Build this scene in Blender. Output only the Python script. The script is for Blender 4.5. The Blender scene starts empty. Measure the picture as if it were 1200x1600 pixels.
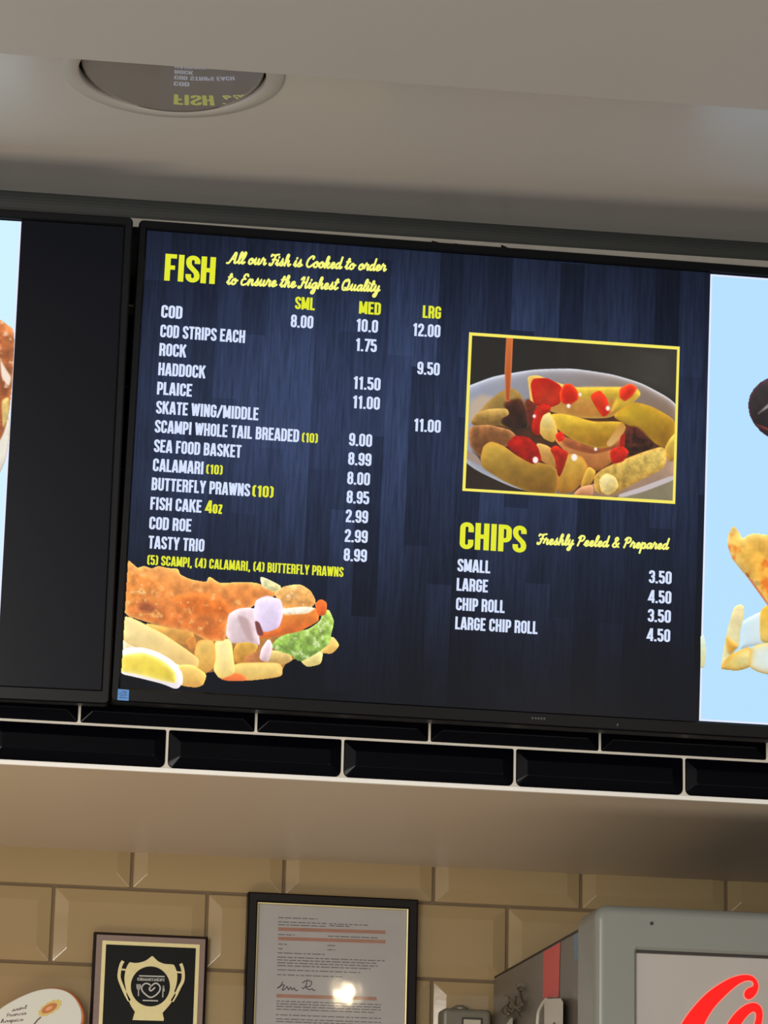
import bpy, bmesh, math, random
import numpy as np
from mathutils import Vector, Matrix

# ------------------------------------------------------------------ camera
CZ = 1.60                       # camera height
F = 4754.6
YAW, PITCH, ROLL = (math.radians(a) for a in (9.338356, 15.474857, 1.307566))
sc = bpy.context.scene
COL = sc.collection


def cam_axes():
    cy, sy = math.cos(YAW), math.sin(YAW)
    cp, sp = math.cos(PITCH), math.sin(PITCH)
    fwd = np.array([sy * cp, cy * cp, sp])
    right = np.array([cy, -sy, 0.0])
    up = np.cross(right, fwd)
    c, s = math.cos(ROLL), math.sin(ROLL)
    return np.array([c * right + s * up, -s * right + c * up, fwd])


AX = cam_axes()
ORG = np.array([0.0, 0.0, CZ])
cd = bpy.data.cameras.new('camera')
cam = bpy.data.objects.new('camera', cd)
COL.objects.link(cam)
m = Matrix.Identity(4)
for i in range(3):
    m[i][0], m[i][1], m[i][2] = AX[0][i], AX[1][i], -AX[2][i]
    m[i][3] = ORG[i]
cam.matrix_world = m
cd.sensor_fit = 'VERTICAL'
cd.sensor_height = 24.0
cd.lens = F / 1600 * 24.0
cd.clip_start = 0.05
sc.camera = cam

# ------------------------------------------------------------------ world, lights, exposure
sc.view_settings.view_transform = 'Standard'
sc.view_settings.look = 'None'
sc.view_settings.exposure = 0.0
sc.view_settings.gamma = 1.0
sc.view_settings.use_curve_mapping = False
W = bpy.data.worlds.new('world')
sc.world = W
W.use_nodes = True
W.node_tree.nodes['Background'].inputs[0].default_value = (1.0, 0.95, 0.88, 1)
W.node_tree.nodes['Background'].inputs[1].default_value = 0.14


def light(name, kind, loc, power, color, size=0.1, size_y=None, aim=None):
    l = bpy.data.lights.new(name, kind)
    l.energy = power
    l.color = color
    if kind == 'AREA':
        l.shape = 'RECTANGLE'
        l.size = size
        l.size_y = size_y or size
    else:
        l.shadow_soft_size = size
    o = bpy.data.objects.new(name, l)
    o.location = loc
    if aim is not None:
        o.rotation_euler = (Vector(aim) - Vector(loc)).to_track_quat('-Z', 'Y').to_euler()
    COL.objects.link(o)
    return o


light('added_reflection_panel', 'AREA', (2.1, -4.5, 1.70), 44, (1.0, 0.95, 0.84), 3.4, 1.8, (1.0, 3.0, 1.5))  # unseen panel added so the lower screens catch a soft reflection
light('added_front_fill', 'AREA', (-1.05, -0.3, 1.85), 90, (1.0, 0.945, 0.88), 1.6, 1.5, (0.6, 3.5, 2.35))  # unseen panel added to brighten the bulkhead, clear of screen reflections
light('added_uplight_fill', 'AREA', (0.3, 2.55, 1.05), 5.6, (1.0, 0.91, 0.80), 2.4, 0.5, (0.3, 3.2, 3.0))  # upward panel added to lift ceiling and soffit, no fitting behind it
light('range_warm_light', 'AREA', (-0.55, 3.05, 1.15), 4.4, (1.0, 0.72, 0.42), 0.7, 0.3, (0.0, 3.9, 2.1))
light('counter_bulb', 'POINT', (0.9294, 2.0, 2.2865), 0.8, (1.0, 0.80, 0.50), 0.013)

# ------------------------------------------------------------------ geometry helpers


def ray(x, y):
    return np.array([(x - 600) / F, (800 - y) / F, 1.0]) @ AX


def hit(x, y, X=None, Y=None, Z=None):
    d = ray(x, y)
    k = X / d[0] if X is not None else Y / d[1] if Y is not None else (Z - CZ) / d[2]
    return ORG + d * k


class MB:
    """collects verts and faces, then links them as ONE mesh object"""

    def __init__(self):
        self.v, self.f, self.mi, self.sm = [], [], [], []

    def add(self, vs, fs, mat=0, smooth=False):
        b = len(self.v)
        self.v += [tuple(float(c) for c in p) for p in vs]
        for f in fs:
            self.f.append([b + i for i in f])
            self.mi.append(mat)
            self.sm.append(smooth)
        return self

    def loft(self, loops, mat=0, cap0=True, cap1=True, smooth=False):
        n = len(loops[0])
        vs = [p for l in loops for p in l]
        fs = []
        for k in range(len(loops) - 1):
            for i in range(n):
                j = (i + 1) % n
                fs.append((k * n + i, k * n + j, (k + 1) * n + j, (k + 1) * n + i))
        self.add(vs, fs, mat, smooth)
        b = len(self.v) - len(vs)
        for on, k, rev in ((cap0, 0, True), (cap1, len(loops) - 1, False)):
            if on:
                idx = [b + k * n + i for i in range(n)]
                self.f.append(idx[::-1] if rev else idx)
                self.mi.append(mat)
                self.sm.append(False)
        return self

    def box(self, x0, y0, z0, x1, y1, z1, bev=0.0, mat=0):
        if bev <= 0:
            vs = [(x, y, z) for x in (x0, x1) for y in (y0, y1) for z in (z0, z1)]
            fs = [(0, 1, 3, 2), (4, 6, 7, 5), (0, 4, 5, 1), (2, 3, 7, 6), (0, 2, 6, 4), (1, 5, 7, 3)]
            return self.add(vs, fs, mat)
        bm = bmesh.new()
        bmesh.ops.create_cube(bm, size=1.0)
        for v in bm.verts:
            v.co = Vector(((x0 + x1) / 2 + v.co.x * (x1 - x0), (y0 + y1) / 2 + v.co.y * (y1 - y0),
                           (z0 + z1) / 2 + v.co.z * (z1 - z0)))
        bmesh.ops.bevel(bm, geom=list(bm.edges), offset=bev, segments=3, profile=0.5, affect='EDGES')
        bm.verts.index_update()
        self.add([v.co[:] for v in bm.verts], [[v.index for v in f.verts] for f in bm.faces], mat)
        bm.free()
        return self

    def tube(self, pts, r, n=8, mat=0, closed=False):
        pts = [Vector(p) for p in pts]
        loops = []
        prev = None
        N = len(pts)
        for i, p in enumerate(pts):
            if closed:
                t = (pts[(i + 1) % N] - pts[i - 1]).normalized()
            else:
                t = (pts[min(i + 1, N - 1)] - pts[max(i - 1, 0)]).normalized()
            a = prev if prev is not None else (Vector((0, 0, 1)) if abs(t.z) < 0.9 else Vector((1, 0, 0)))
            a = (a - t * a.dot(t)).normalized()
            prev = a
            b = t.cross(a)
            rr = r(i / (N - 1)) if callable(r) else r
            loops.append([p + (a * math.cos(q) + b * math.sin(q)) * rr for q in
                          [2 * math.pi * k / n for k in range(n)]])
        if closed:
            loops.append(loops[0])
        return self.loft(loops, mat, not closed, not closed, True)

    def build(self, name, mats, parent=None):
        me = bpy.data.meshes.new(name)
        me.from_pydata(self.v, [], self.f)
        for mt in (mats if isinstance(mats, (list, tuple)) else [mats]):
            me.materials.append(mt)
        me.polygons.foreach_set('material_index', self.mi)
        me.polygons.foreach_set('use_smooth', self.sm)
        bm = bmesh.new()
        bm.from_mesh(me)
        bmesh.ops.recalc_face_normals(bm, faces=list(bm.faces))
        bm.to_mesh(me)
        bm.free()
        o = bpy.data.objects.new(name, me)
        COL.objects.link(o)
        if parent is not None:
            o.parent = parent
        return o


def flat_build(name, mat, vs, fs, parent, colors=None):
    """a flat mesh (all faces towards the viewer side, local -y)"""
    me = bpy.data.meshes.new(name)
    me.from_pydata([tuple(v) for v in vs], [], fs)
    me.materials.append(mat)
    if colors is not None:
        a = me.color_attributes.new('picture', 'FLOAT_COLOR', 'POINT')
        a.data.foreach_set('color', np.ascontiguousarray(colors, dtype=np.float32).ravel())
    o = bpy.data.objects.new(name, me)
    COL.objects.link(o)
    if parent is not None:
        o.parent = parent
    return o


def tag(o, label=None, cat=None, group=None, kind=None):
    for k, v in (('label', label), ('category', cat), ('group', group), ('kind', kind)):
        if v:
            o[k] = v
    return o


def empty(name, loc, rot=None):
    o = bpy.data.objects.new(name, None)
    o.empty_display_size = 0.05
    if rot is not None:
        o.matrix_world = Matrix.Translation(Vector(loc)) @ rot.to_4x4()
    else:
        o.location = loc
    COL.objects.link(o)
    return o


def struct(o):
    o['kind'] = 'structure'
    return o


def rrect(x0, z0, x1, z1, r, n=5, rb=None):
    """rounded rectangle, counter-clockwise in (x,z); rb = radius of the lower corners"""
    rb = r if rb is None else rb
    out = []
    for (cx, cz, rr, a0) in ((x1 - rb, z0 + rb, rb, -90), (x1 - r, z1 - r, r, 0), (x0 + r, z1 - r, r, 90),
                             (x0 + rb, z0 + rb, rb, 180)):
        for k in range(n + 1):
            a = math.radians(a0 + 90 * k / n)
            out.append((cx + rr * math.cos(a), cz + rr * math.sin(a)))
    return out


def at_y(loop, y):
    return [(x, y, z) for x, z in loop]


# ------------------------------------------------------------------ materials


def lin(c):
    return tuple(((v / 255) / 12.92 if v / 255 <= 0.04045 else ((v / 255 + 0.055) / 1.055) ** 2.4) for v in c)


def mat(name, rgb, rough=0.5, metal=0.0, spec=0.5, bump=None, var=None, ior=None, coat=0.0):
    """rgb is linear; var=(amount, scale) mottles the colour, bump=(strength, scale, distance)"""
    mt = bpy.data.materials.new(name)
    mt.use_nodes = True
    nt = mt.node_tree
    b = nt.nodes['Principled BSDF']
    b.inputs['Base Color'].default_value = (*rgb, 1)
    b.inputs['Roughness'].default_value = rough
    b.inputs['Metallic'].default_value = metal
    b.inputs['Specular IOR Level'].default_value = spec
    b.inputs['Coat Weight'].default_value = coat
    if ior:
        b.inputs['IOR'].default_value = ior
    if bump or var:
        tc = nt.nodes.new('ShaderNodeTexCoord')
    if var:
        nz = nt.nodes.new('ShaderNodeTexNoise')
        nz.inputs['Scale'].default_value = var[1]
        nz.inputs['Detail'].default_value = 5
        nt.links.new(tc.outputs['Object'], nz.inputs['Vector'])
        mx = nt.nodes.new('ShaderNodeMix')
        mx.data_type = 'RGBA'
        mx.inputs[6].default_value = (*[c * (1 - var[0]) for c in rgb], 1)
        mx.inputs[7].default_value = (*[min(1, c * (1 + var[0])) for c in rgb], 1)
        nt.links.new(nz.outputs['Fac'], mx.inputs[0])
        nt.links.new(mx.outputs[2], b.inputs['Base Color'])
    if bump:
        nb = nt.nodes.new('ShaderNodeTexNoise')
        nb.inputs['Scale'].default_value = bump[1]
        nb.inputs['Detail'].default_value = 4
        nt.links.new(tc.outputs['Object'], nb.inputs['Vector'])
        bp = nt.nodes.new('ShaderNodeBump')
        bp.inputs['Strength'].default_value = bump[0]
        bp.inputs['Distance'].default_value = bump[2]
        nt.links.new(nb.outputs['Fac'], bp.inputs['Height'])
        nt.links.new(bp.outputs['Normal'], b.inputs['Normal'])
    return mt


def emit(name, rgb255, strength=1.0):
    mt = bpy.data.materials.new(name)
    mt.use_nodes = True
    b = mt.node_tree.nodes['Principled BSDF']
    b.inputs['Base Color'].default_value = (0.01, 0.01, 0.01, 1)
    b.inputs['Roughness'].default_value = 0.4
    b.inputs['Specular IOR Level'].default_value = 0.2
    b.inputs['Emission Color'].default_value = (*lin(rgb255), 1)
    b.inputs['Emission Strength'].default_value = strength
    return mt


M = {}
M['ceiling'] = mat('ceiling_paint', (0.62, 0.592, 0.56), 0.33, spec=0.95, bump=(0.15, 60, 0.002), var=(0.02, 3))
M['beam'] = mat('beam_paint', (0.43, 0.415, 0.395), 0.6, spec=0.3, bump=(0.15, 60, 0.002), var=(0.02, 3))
M['soffit'] = mat('soffit_paint', (0.58, 0.49, 0.39), 0.5, spec=0.4, bump=(0.15, 40, 0.002), var=(0.03, 4))
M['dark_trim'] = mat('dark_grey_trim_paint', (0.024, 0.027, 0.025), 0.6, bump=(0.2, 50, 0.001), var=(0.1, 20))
M['black_tile'] = mat('black_glazed_tile', (0.0015, 0.0015, 0.003), 0.14, spec=0.10, var=(0.2, 5))
M['grout'] = mat('pale_grout', (0.80, 0.74, 0.64), 0.9, var=(0.1, 40), bump=(0.3, 200, 0.001))
M['white_trim'] = mat('white_edge_trim', (0.90, 0.89, 0.85), 0.5, var=(0.05, 30))
M['cream_tile'] = mat('cream_glazed_tile', (0.31, 0.228, 0.118), 0.09, spec=0.5, var=(0.05, 9), bump=(0.08, 14, 0.003))  # base colour lowered to carry the bulkhead's shadow on this wall
M['brown_grout'] = mat('brown_grout', (0.15, 0.105, 0.06), 0.9, var=(0.1, 40))
M['floor'] = mat('floor_tile', (0.30, 0.26, 0.22), 0.4, var=(0.1, 3))
M['bezel'] = mat('black_bezel_plastic', (0.0015, 0.0018, 0.003), 0.32, spec=0.15, bump=(0.1, 900, 0.0003))
M['housing'] = mat('black_housing_plastic', (0.012, 0.012, 0.012), 0.6)
M['steel'] = mat('bracket_steel', (0.05, 0.05, 0.05), 0.5, metal=0.6)
M['lamp_ring'] = mat('lamp_ring_paint', (0.50, 0.475, 0.44), 0.5)
M['lamp_can'] = mat('lamp_can_metal', (0.04, 0.038, 0.034), 0.5)
M['lamp_glass'] = mat('lamp_glass', (0.30, 0.28, 0.255), 0.015, spec=0.5, ior=2.3)
M['white_px'] = emit('screen_white_text', (214, 226, 255), 1.0)
M['yellow_px'] = emit('screen_yellow_text', (226, 232, 38), 1.0)
M['yellow_px2'] = emit('screen_pale_yellow_text', (246, 246, 120), 1.0)
M['panel_px'] = emit('screen_pale_blue_panel', (181, 224, 255), 1.0)
M['panel_px2'] = emit('screen_white_panel', (205, 240, 255), 1.0)
M['edge_px'] = emit('screen_panel_edge', (225, 232, 255), 1.0)
M['dim_print'] = mat('grey_print', (0.12, 0.12, 0.13), 0.4)


def picture_mat():
    mt = bpy.data.materials.new('screen_picture')
    mt.use_nodes = True
    nt = mt.node_tree
    b = nt.nodes['Principled BSDF']
    b.inputs['Base Color'].default_value = (0.01, 0.01, 0.01, 1)
    b.inputs['Specular IOR Level'].default_value = 0.2
    b.inputs['Roughness'].default_value = 0.4
    a = nt.nodes.new('ShaderNodeAttribute')
    a.attribute_name = 'picture'
    nt.links.new(a.outputs['Color'], b.inputs['Emission Color'])
    b.inputs['Emission Strength'].default_value = 1.0
    return mt


M['picture'] = picture_mat()


def screen_mat(name, wood=True):
    """LCD: dark matt panel; the menu's plank backdrop is its picture (local x,z in metres)"""
    mt = bpy.data.materials.new(name)
    mt.use_nodes = True
    nt = mt.node_tree
    b = nt.nodes['Principled BSDF']
    b.inputs['Base Color'].default_value = (0.001, 0.001, 0.001, 1)
    b.inputs['Roughness'].default_value = 0.26
    b.inputs['Specular IOR Level'].default_value = 0.11
    N, L = nt.nodes.new, nt.links.new
    tc = N('ShaderNodeTexCoord')
    sp = N('ShaderNodeSeparateXYZ')
    L(tc.outputs['Object'], sp.inputs[0])

    def math_(op, a, bb=None, clamp=False):
        n = N('ShaderNodeMath')
        n.operation = op
        n.use_clamp = clamp
        for i, s in enumerate((a, bb)):
            if s is None:
                continue
            if isinstance(s, (int, float)):
                n.inputs[i].default_value = s
            else:
                L(s, n.inputs[i])
        return n.outputs[0]

    x, z = sp.outputs[0], sp.outputs[2]
    if not wood:
        b.inputs['Emission Color'].default_value = (*lin((7, 9, 17)), 1)
        b.inputs['Emission Strength'].default_value = 1.0
        return mt
    plank = math_('FLOOR', math_('DIVIDE', x, 0.0285))
    wn = N('ShaderNodeTexWhiteNoise')
    wn.noise_dimensions = '2D'
    rowoff = N('ShaderNodeTexWhiteNoise')
    rowoff.noise_dimensions = '1D'
    L(plank, rowoff.inputs['W'])
    row = math_('FLOOR', math_('ADD', math_('DIVIDE', z, 0.21), math_('MULTIPLY', rowoff.outputs[0], 3.0)))
    cb = N('ShaderNodeCombineXYZ')
    L(plank, cb.inputs[0])
    L(row, cb.inputs[1])
    L(cb.outputs[0], wn.inputs['Vector'])
    mp = N('ShaderNodeMapping')
    mp.inputs['Scale'].default_value = (260, 1, 16)
    L(tc.outputs['Object'], mp.inputs[0])
    gr = N('ShaderNodeTexNoise')
    gr.inputs['Scale'].default_value = 1.0
    gr.inputs['Detail'].default_value = 5
    gr.inputs['Roughness'].default_value = 0.65
    L(mp.outputs[0], gr.inputs['Vector'])
    # picture's own bright centre
    dx = math_('DIVIDE', math_('SUBTRACT', x, 0.30), 0.40)
    dz = math_('DIVIDE', math_('SUBTRACT', z, 0.325), 0.18)
    d2 = math_('ADD', math_('MULTIPLY', dx, dx), math_('MULTIPLY', dz, dz))
    glow = math_('POWER', 2.718, math_('MULTIPLY', d2, -0.95))
    # every plank: own tone
    tone = math_('ADD', math_('MULTIPLY', wn.outputs[0], 0.75), 0.40)
    grain = math_('ADD', math_('MULTIPLY', gr.outputs['Fac'], 2.0), -0.05)
    amt = math_('MULTIPLY', math_('MULTIPLY', glow, tone), grain)
    mx = N('ShaderNodeMix')
    mx.data_type = 'RGBA'
    mx.inputs[6].default_value = (*lin((8, 10, 16)), 1)
    mx.inputs[7].default_value = (*lin((57, 71, 106)), 1)
    L(amt, mx.inputs[0])
    L(mx.outputs[2], b.inputs['Emission Color'])
    b.inputs['Emission Strength'].default_value = 1.0
    return mt


M['screen_wood'] = screen_mat('menu_screen', True)
M['screen_dark'] = screen_mat('dark_screen', False)

# ------------------------------------------------------------------ the setting
WY = 3.41903          # front of the bulkhead
BY = 4.0104           # back wall
T = 0.203             # tile pitch
X0 = 0.21544          # joint in the bulkhead's upper rows
ZS, ZG = CZ + 0.63501, CZ + 0.68491
XC, ZC0, ZC1 = 0.33224, CZ + 0.635, CZ + 0.58500
XL, XR = -2.2, 3.4


def ceil_z(x):
    return CZ + 1.32621 + 0.0140 * (x - 0.554)


def tile(mb, x0, z0, x1, z1, y, rb=0.0022, inset=0.0125, rise=0.0024, rise2=0.0036):
    n = 4
    rt = 0.0022
    a = rrect(x0, z0, x1, z1, rt, n, rb)
    e = 0.0008
    b = rrect(x0 + e, z0 + e, x1 - e, z1 - e, rt, n, max(rb - e, 0.001))
    ins = min(inset, (z1 - z0) * 0.3)
    c = rrect(x0 + ins, z0 + ins, x1 - ins, z1 - ins, 0.0012, n)
    c2 = rrect(x0 + ins + .001, z0 + ins + .001, x1 - ins - .001, z1 - ins - .001, 0.0012, n)
    mb.loft([at_y(a, y), at_y(a, y - rise + e), at_y(b, y - rise), at_y(c, y - rise - rise2),
             at_y(c2, y - rise - rise2 - 0.0002)], 0, False, True)


# bulkhead: grout bed + tiles, painted underside
mb = MB()
g = 0.0016
mb.box(XL, WY, ZS + 0.0005, XR, BY - 0.002, CZ + 1.28, 0, 1)
for r in range(-1, 7):
    z0 = ZG + r * 0.1015 + g if r >= 0 else ZS + 0.0042
    z1 = ZG + (r + 1) * 0.1015 - g
    off = 0.0 if r % 2 == 0 else 0.5
    for k in range(-12, 16):
        a, b_ = X0 + (k + off) * T + g, X0 + (k + 1 + off) * T - g
        if b_ < XL or a > XR or z1 > CZ + 1.299:
            continue
        tile(mb, a, z0, b_, z1, WY, rb=0.0075 if r < 0 else 0.0022)
bulk = struct(mb.build('wall_bulkhead', [M['black_tile'], M['grout']]))

mb = MB()
mb.box(XL, WY - 0.003, ZS - 0.0012, XR, BY - 0.002, ZS + 0.0004, 0)
struct(mb.build('ceiling_soffit', M['soffit']))
mb = MB()
mb.box(XL, WY - 0.0058, ZS - 0.0018, XR, WY + 0.0, ZS + 0.0036, 0.0008)
struct(mb.build('trim_1', M['white_trim']))

# ragged grout line and dark strip above the top course
rnd = random.Random(4)
mb = MB()
xs = np.linspace(XL, XR, 420)


def top_line(x):
    return CZ + 1.3035 + 0.0145 * (x - 0.55)


up, lo = [], []
for x in xs:
    jag = 0.0
    up.append((x, top_line(x) + 0.0028))
    lo.append((x, top_line(x) - 0.009 + jag + rnd.uniform(-0.0006, 0.0006)))
vs = [(x, WY - 0.0026, z) for x, z in up] + [(x, WY - 0.0026, z) for x, z in lo] + [(x, WY, z) for x, z in up] + \
     [(x, WY, z) for x, z in lo]
n = len(xs)
fs = []
for i in range(n - 1):
    fs += [(i, i + 1, n + i + 1, n + i), (2 * n + i, i + 2 * n + 1, i + 1, i), (3 * n + i, n + i, n + i + 1, 3 * n + i + 1)]
mb.add(vs, fs)
for xa, xb, za, zb in ((0.612, 0.642, .0068, .0022), (0.640, 0.658, .0055, .0038), (0.698, 0.713, .0075, .0030)):
    mb.add([(xa, WY - .0030, top_line(xa) - .0105), (xb, WY - .0030, top_line(xb) - .0105), (xb - .002, WY - .0030, top_line(xb) - .0105 + zb + .003),
            ((xa + xb) / 2, WY - .0030, top_line(xa) - .0105 + (za + zb) / 2 + .003), (xa + .001, WY - .0030, top_line(xa) - .0105 + za + .003)], [(0, 1, 2, 3, 4)], 1)
struct(mb.build('trim_2', [mat('grey_grout', (0.42, 0.40, 0.35), 0.9, var=(0.15, 40)), M['black_tile']]))  # grout in a darker grey than the joints below
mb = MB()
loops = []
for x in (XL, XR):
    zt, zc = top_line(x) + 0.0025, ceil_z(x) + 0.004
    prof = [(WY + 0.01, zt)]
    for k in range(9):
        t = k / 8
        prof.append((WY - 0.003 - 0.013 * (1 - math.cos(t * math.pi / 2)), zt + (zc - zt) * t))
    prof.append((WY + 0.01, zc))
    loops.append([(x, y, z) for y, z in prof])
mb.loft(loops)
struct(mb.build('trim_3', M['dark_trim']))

# ceiling with the hole for the downlight
LX, LY, LR = 0.2565, 3.0250, 0.104
mb = MB()
n = 64
circ = [(LX + LR * math.cos(2 * math.pi * k / n), LY + LR * math.sin(2 * math.pi * k / n)) for k in range(n)]
sq = []
for k in range(n):
    a = 2 * math.pi * k / n
    c, s = math.cos(a), math.sin(a)
    q = 0.22 / max(abs(c), abs(s))
    sq.append((LX + q * c, LY + q * s))
big = []
for k in range(n):
    a = 2 * math.pi * k / n
    c, s = math.cos(a), math.sin(a)
    q = 1 / max(abs(c), abs(s))
    u_, v_ = q * c, q * s
    big.append((LX + u_ * ((XR - LX) if u_ > 0 else (LX - XL)), LY + v_ * ((WY + 0.02 - LY) if v_ > 0 else (LY + 5.0))))
mb.loft([[(x, y, ceil_z(x)) for x, y in l] for l in (circ, sq, big)], 0, False, False)
struct(mb.build('ceiling', M['ceiling']))

# lower ceiling / beam in front
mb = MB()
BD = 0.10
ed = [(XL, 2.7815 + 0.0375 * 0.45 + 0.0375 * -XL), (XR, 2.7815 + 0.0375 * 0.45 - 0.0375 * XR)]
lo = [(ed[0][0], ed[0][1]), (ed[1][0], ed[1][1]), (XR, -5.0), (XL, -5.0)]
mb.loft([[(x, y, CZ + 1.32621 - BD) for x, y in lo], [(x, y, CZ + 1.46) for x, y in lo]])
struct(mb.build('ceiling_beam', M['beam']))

# back wall of cream metro tiles
mb = MB()
mb.box(XL, BY, 0.0, XR, BY + 0.1, ZS + 0.1, 0, 1)
g = 0.0021
for r in range(-22, 1):
    z0 = ZC1 + r * 0.1015 + g
    z1 = min(ZC1 + (r + 1) * 0.1015 - g, ZC0 + 0.03)
    off = 0.0 if r % 2 == 0 else 0.5
    if z0 < 0.01:
        continue
    for k in range(-13, 15):
        a, b_ = XC + (k + off) * T + g, XC + (k + 1 + off) * T - g
        if r == 0:
            z1 = ZS + 0.04
        tile(mb, a, z0, b_, z1, BY, inset=0.017, rise=0.003, rise2=0.0038)
struct(mb.build('wall_back', [M['cream_tile'], M['brown_grout']]))
mb = MB()
mb.box(XL, -5.0, -0.05, XR, BY + 0.1, 0.0)
struct(mb.build('floor', M['floor']))

# ------------------------------------------------------------------ lettering
HW = 0.079      # half stroke of the condensed capitals (cap height 1)


def arc(cx, cy, rx, ry, a0, a1, n=7):
    return [(cx + rx * math.cos(math.radians(a0 + (a1 - a0) * k / n)), cy + ry * math.sin(math.radians(a0 + (a1 - a0) * k / n)))
            for k in range(n + 1)]


def caps_glyphs():
    h = HW
    w = 0.40
    l, r, t, b = h, w - h, 1 - h, h
    rx = (r - l) / 2
    cx = (l + r) / 2
    ry = 0.135
    G = {}
    ring = arc(cx, t - ry, rx, ry, 90, 180) + arc(cx, b + ry, rx, ry, 180, 360, 12) + arc(cx, t - ry, rx, ry, 0, 90)
    G['O'] = (w, [ring])
    G['0'] = G['O']
    G['C'] = (w, [[(r, 0.64)] + arc(cx, t - ry, rx, ry, 0, 180, 12) + arc(cx, b + ry, rx, ry, 180, 360, 12) + [(r, 0.36)]])
    G['G'] = (w, [[(r, 0.66)] + arc(cx, t - ry, rx, ry, 0, 180, 12) + arc(cx, b + ry, rx, ry, 180, 360, 12) +
                  [(r, 0.47), (cx, 0.47)]])
    G['D'] = (w, [[(l, 0), (l, 1)], [(l, t), (cx, t)] + arc(cx, t - ry, rx, ry, 90, 0) + arc(cx, b + ry, rx, ry, 0, -90) +
                  [(l, b)]])
    G['I'] = (2 * h + 0.02, [[(h + .01, 0), (h + .01, 1)]])
    G['L'] = (0.33, [[(l, 1), (l, b), (0.33, b)]])
    G['F'] = (0.33, [[(l, 0), (l, t), (0.33, t)], [(l, 0.5), (0.29, 0.5)]])
    G['E'] = (0.35, [[(0.35, t), (l, t), (l, b), (0.35, b)], [(l, 0.51), (0.31, 0.51)]])
    G['H'] = (w + .01, [[(l, 0), (l, 1)], [(r + .01, 0), (r + .01, 1)], [(l, 0.5), (r, 0.5)]])
    G['T'] = (0.37, [[(0, t), (0.37, t)], [(0.185, 0), (0.185, 1)]])
    G['U'] = (w, [[(l, 1)] + arc(cx, b + ry, rx, ry, 180, 360, 12) + [(r, 1)]])
    G['P'] = (0.38, [[(l, 0), (l, 1)], [(l, t), (cx, t)] + arc(cx - .01, t - ry, rx, ry, 90, 0) +
                     arc(cx - .01, 0.42 + ry, rx, ry, 0, -90) + [(l, 0.42)]])
    G['R'] = (w, [[(l, 0), (l, 1)], [(l, t), (cx, t)] + arc(cx, t - ry, rx, ry, 90, 0) + arc(cx, 0.48 + ry, rx, ry, 0, -90) +
                  [(l, 0.48)], [(cx, 0.48)] + arc(cx - .02, 0.48 - 0.11, rx + .01, 0.11, 80, 0, 4) + [(r, 0.0)]])
    G['B'] = (w, [[(l, 0), (l, 1)], [(l, t), (cx, t)] + arc(cx - .01, t - .12, rx, .12, 90, 0) + arc(cx - .01, 0.52 + .1, rx, .1, 0, -90) +
                  [(l, 0.52)], [(cx, 0.52)] + arc(cx, 0.52 - .12, rx, .12, 90, 0) + arc(cx, b + .13, rx, .13, 0, -90) + [(l, b)]])
    G['S'] = (0.385, [[(r, 0.70)] + arc(cx, t - ry, rx, ry, 0, 180, 12) + [(l, 0.70), (l + .03, 0.60), (cx, 0.49), (r - .03, 0.38), (r, 0.28)] +
                      arc(cx, b + ry, rx, ry, 0, -180, 12) + [(l, 0.30)]])
    G['A'] = (0.43, [[(0.06, 0), (0.185, 0.985)], [(0.37, 0), (0.245, 0.985)], [(0.11, 0.24), (0.32, 0.24)], [(0.16, .93), (0.27, .93)]])
    G['K'] = (0.43, [[(l, 0), (l, 1)], [(0.37, 1), (0.13, 0.45)], [(0.20, 0.60), (0.375, 0)]])
    G['M'] = (0.52, [[(l, 0), (l, 1)], [(0.52 - h, 0), (0.52 - h, 1)], [(0.09, 0.98), (0.26, 0.1)], [(0.43, 0.98), (0.26, 0.1)]])
    G['N'] = (0.42, [[(l, 0), (l, 1)], [(0.42 - h, 0), (0.42 - h, 1)], [(0.085, 0.97), (0.335, 0.03)]])
    G['W'] = (0.56, [[(0.055, 1), (0.165, 0.02)], [(0.165, 0.02), (0.28, 0.95)], [(0.28, 0.95), (0.395, 0.02)], [(0.395, 0.02), (0.505, 1)]])
    G['Y'] = (0.42, [[(0.06, 1), (0.21, 0.42)], [(0.36, 1), (0.21, 0.42)], [(0.21, 0.48), (0.21, 0)]])
    G['Z'] = (0.36, [[(0.02, t), (0.34, t)], [(0.02, b), (0.34, b)], [(0.28, 0.9), (0.085, 0.1)]])
    G['V'] = (0.42, [[(0.06, 1), (0.21, 0.03)], [(0.36, 1), (0.21, 0.03)]])
    G['/'] = (0.36, [[(0.03, 0), (0.33, 1)]])
    G['.'] = (0.17, [[(0.085, 0), (0.085, 2 * h)]])
    G[','] = (0.17, [[(0.085, 2 * h), (0.085, 0.03), (0.05, -0.10)]])
    G['('] = (0.25, [[(0.24, t), (0.16, t), (0.09, 0.83), (0.09, 0.17), (0.16, b), (0.24, b)]])
    G[')'] = (0.25, [[(0.01, t), (0.09, t), (0.16, 0.83), (0.16, 0.17), (0.09, b), (0.01, b)]])
    G['1'] = (0.29, [[(0.19, 0), (0.19, 1)], [(0.03, 0.80), (0.12, 0.83), (0.19, 0.92)]])
    G['2'] = (0.385, [[(l, 0.68)] + arc(cx, t - ry, rx, ry, 180, 0, 12) + [(r, 0.68), (r - .03, 0.54), (l + .04, 0.24), (l + .02, b), (0.385, b)]])
    G['3'] = (0.385, [[(l, 0.72)] + arc(cx, t - ry, rx, ry, 180, 0, 12) + arc(cx, 0.52 + .1, rx, .1, 0, -90, 5) + [(0.15, 0.52)],
                      [(0.15, 0.52)] + arc(cx, 0.52 - .1, rx, .1, 90, 0, 5) + arc(cx, b + ry, rx, ry, 0, -180, 12) + [(l, 0.28)]])
    G['4'] = (0.42, [[(0.31, 0), (0.31, 1)], [(0.28, 0.97), (0.06, 0.25), (0.42, 0.25)]])
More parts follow.
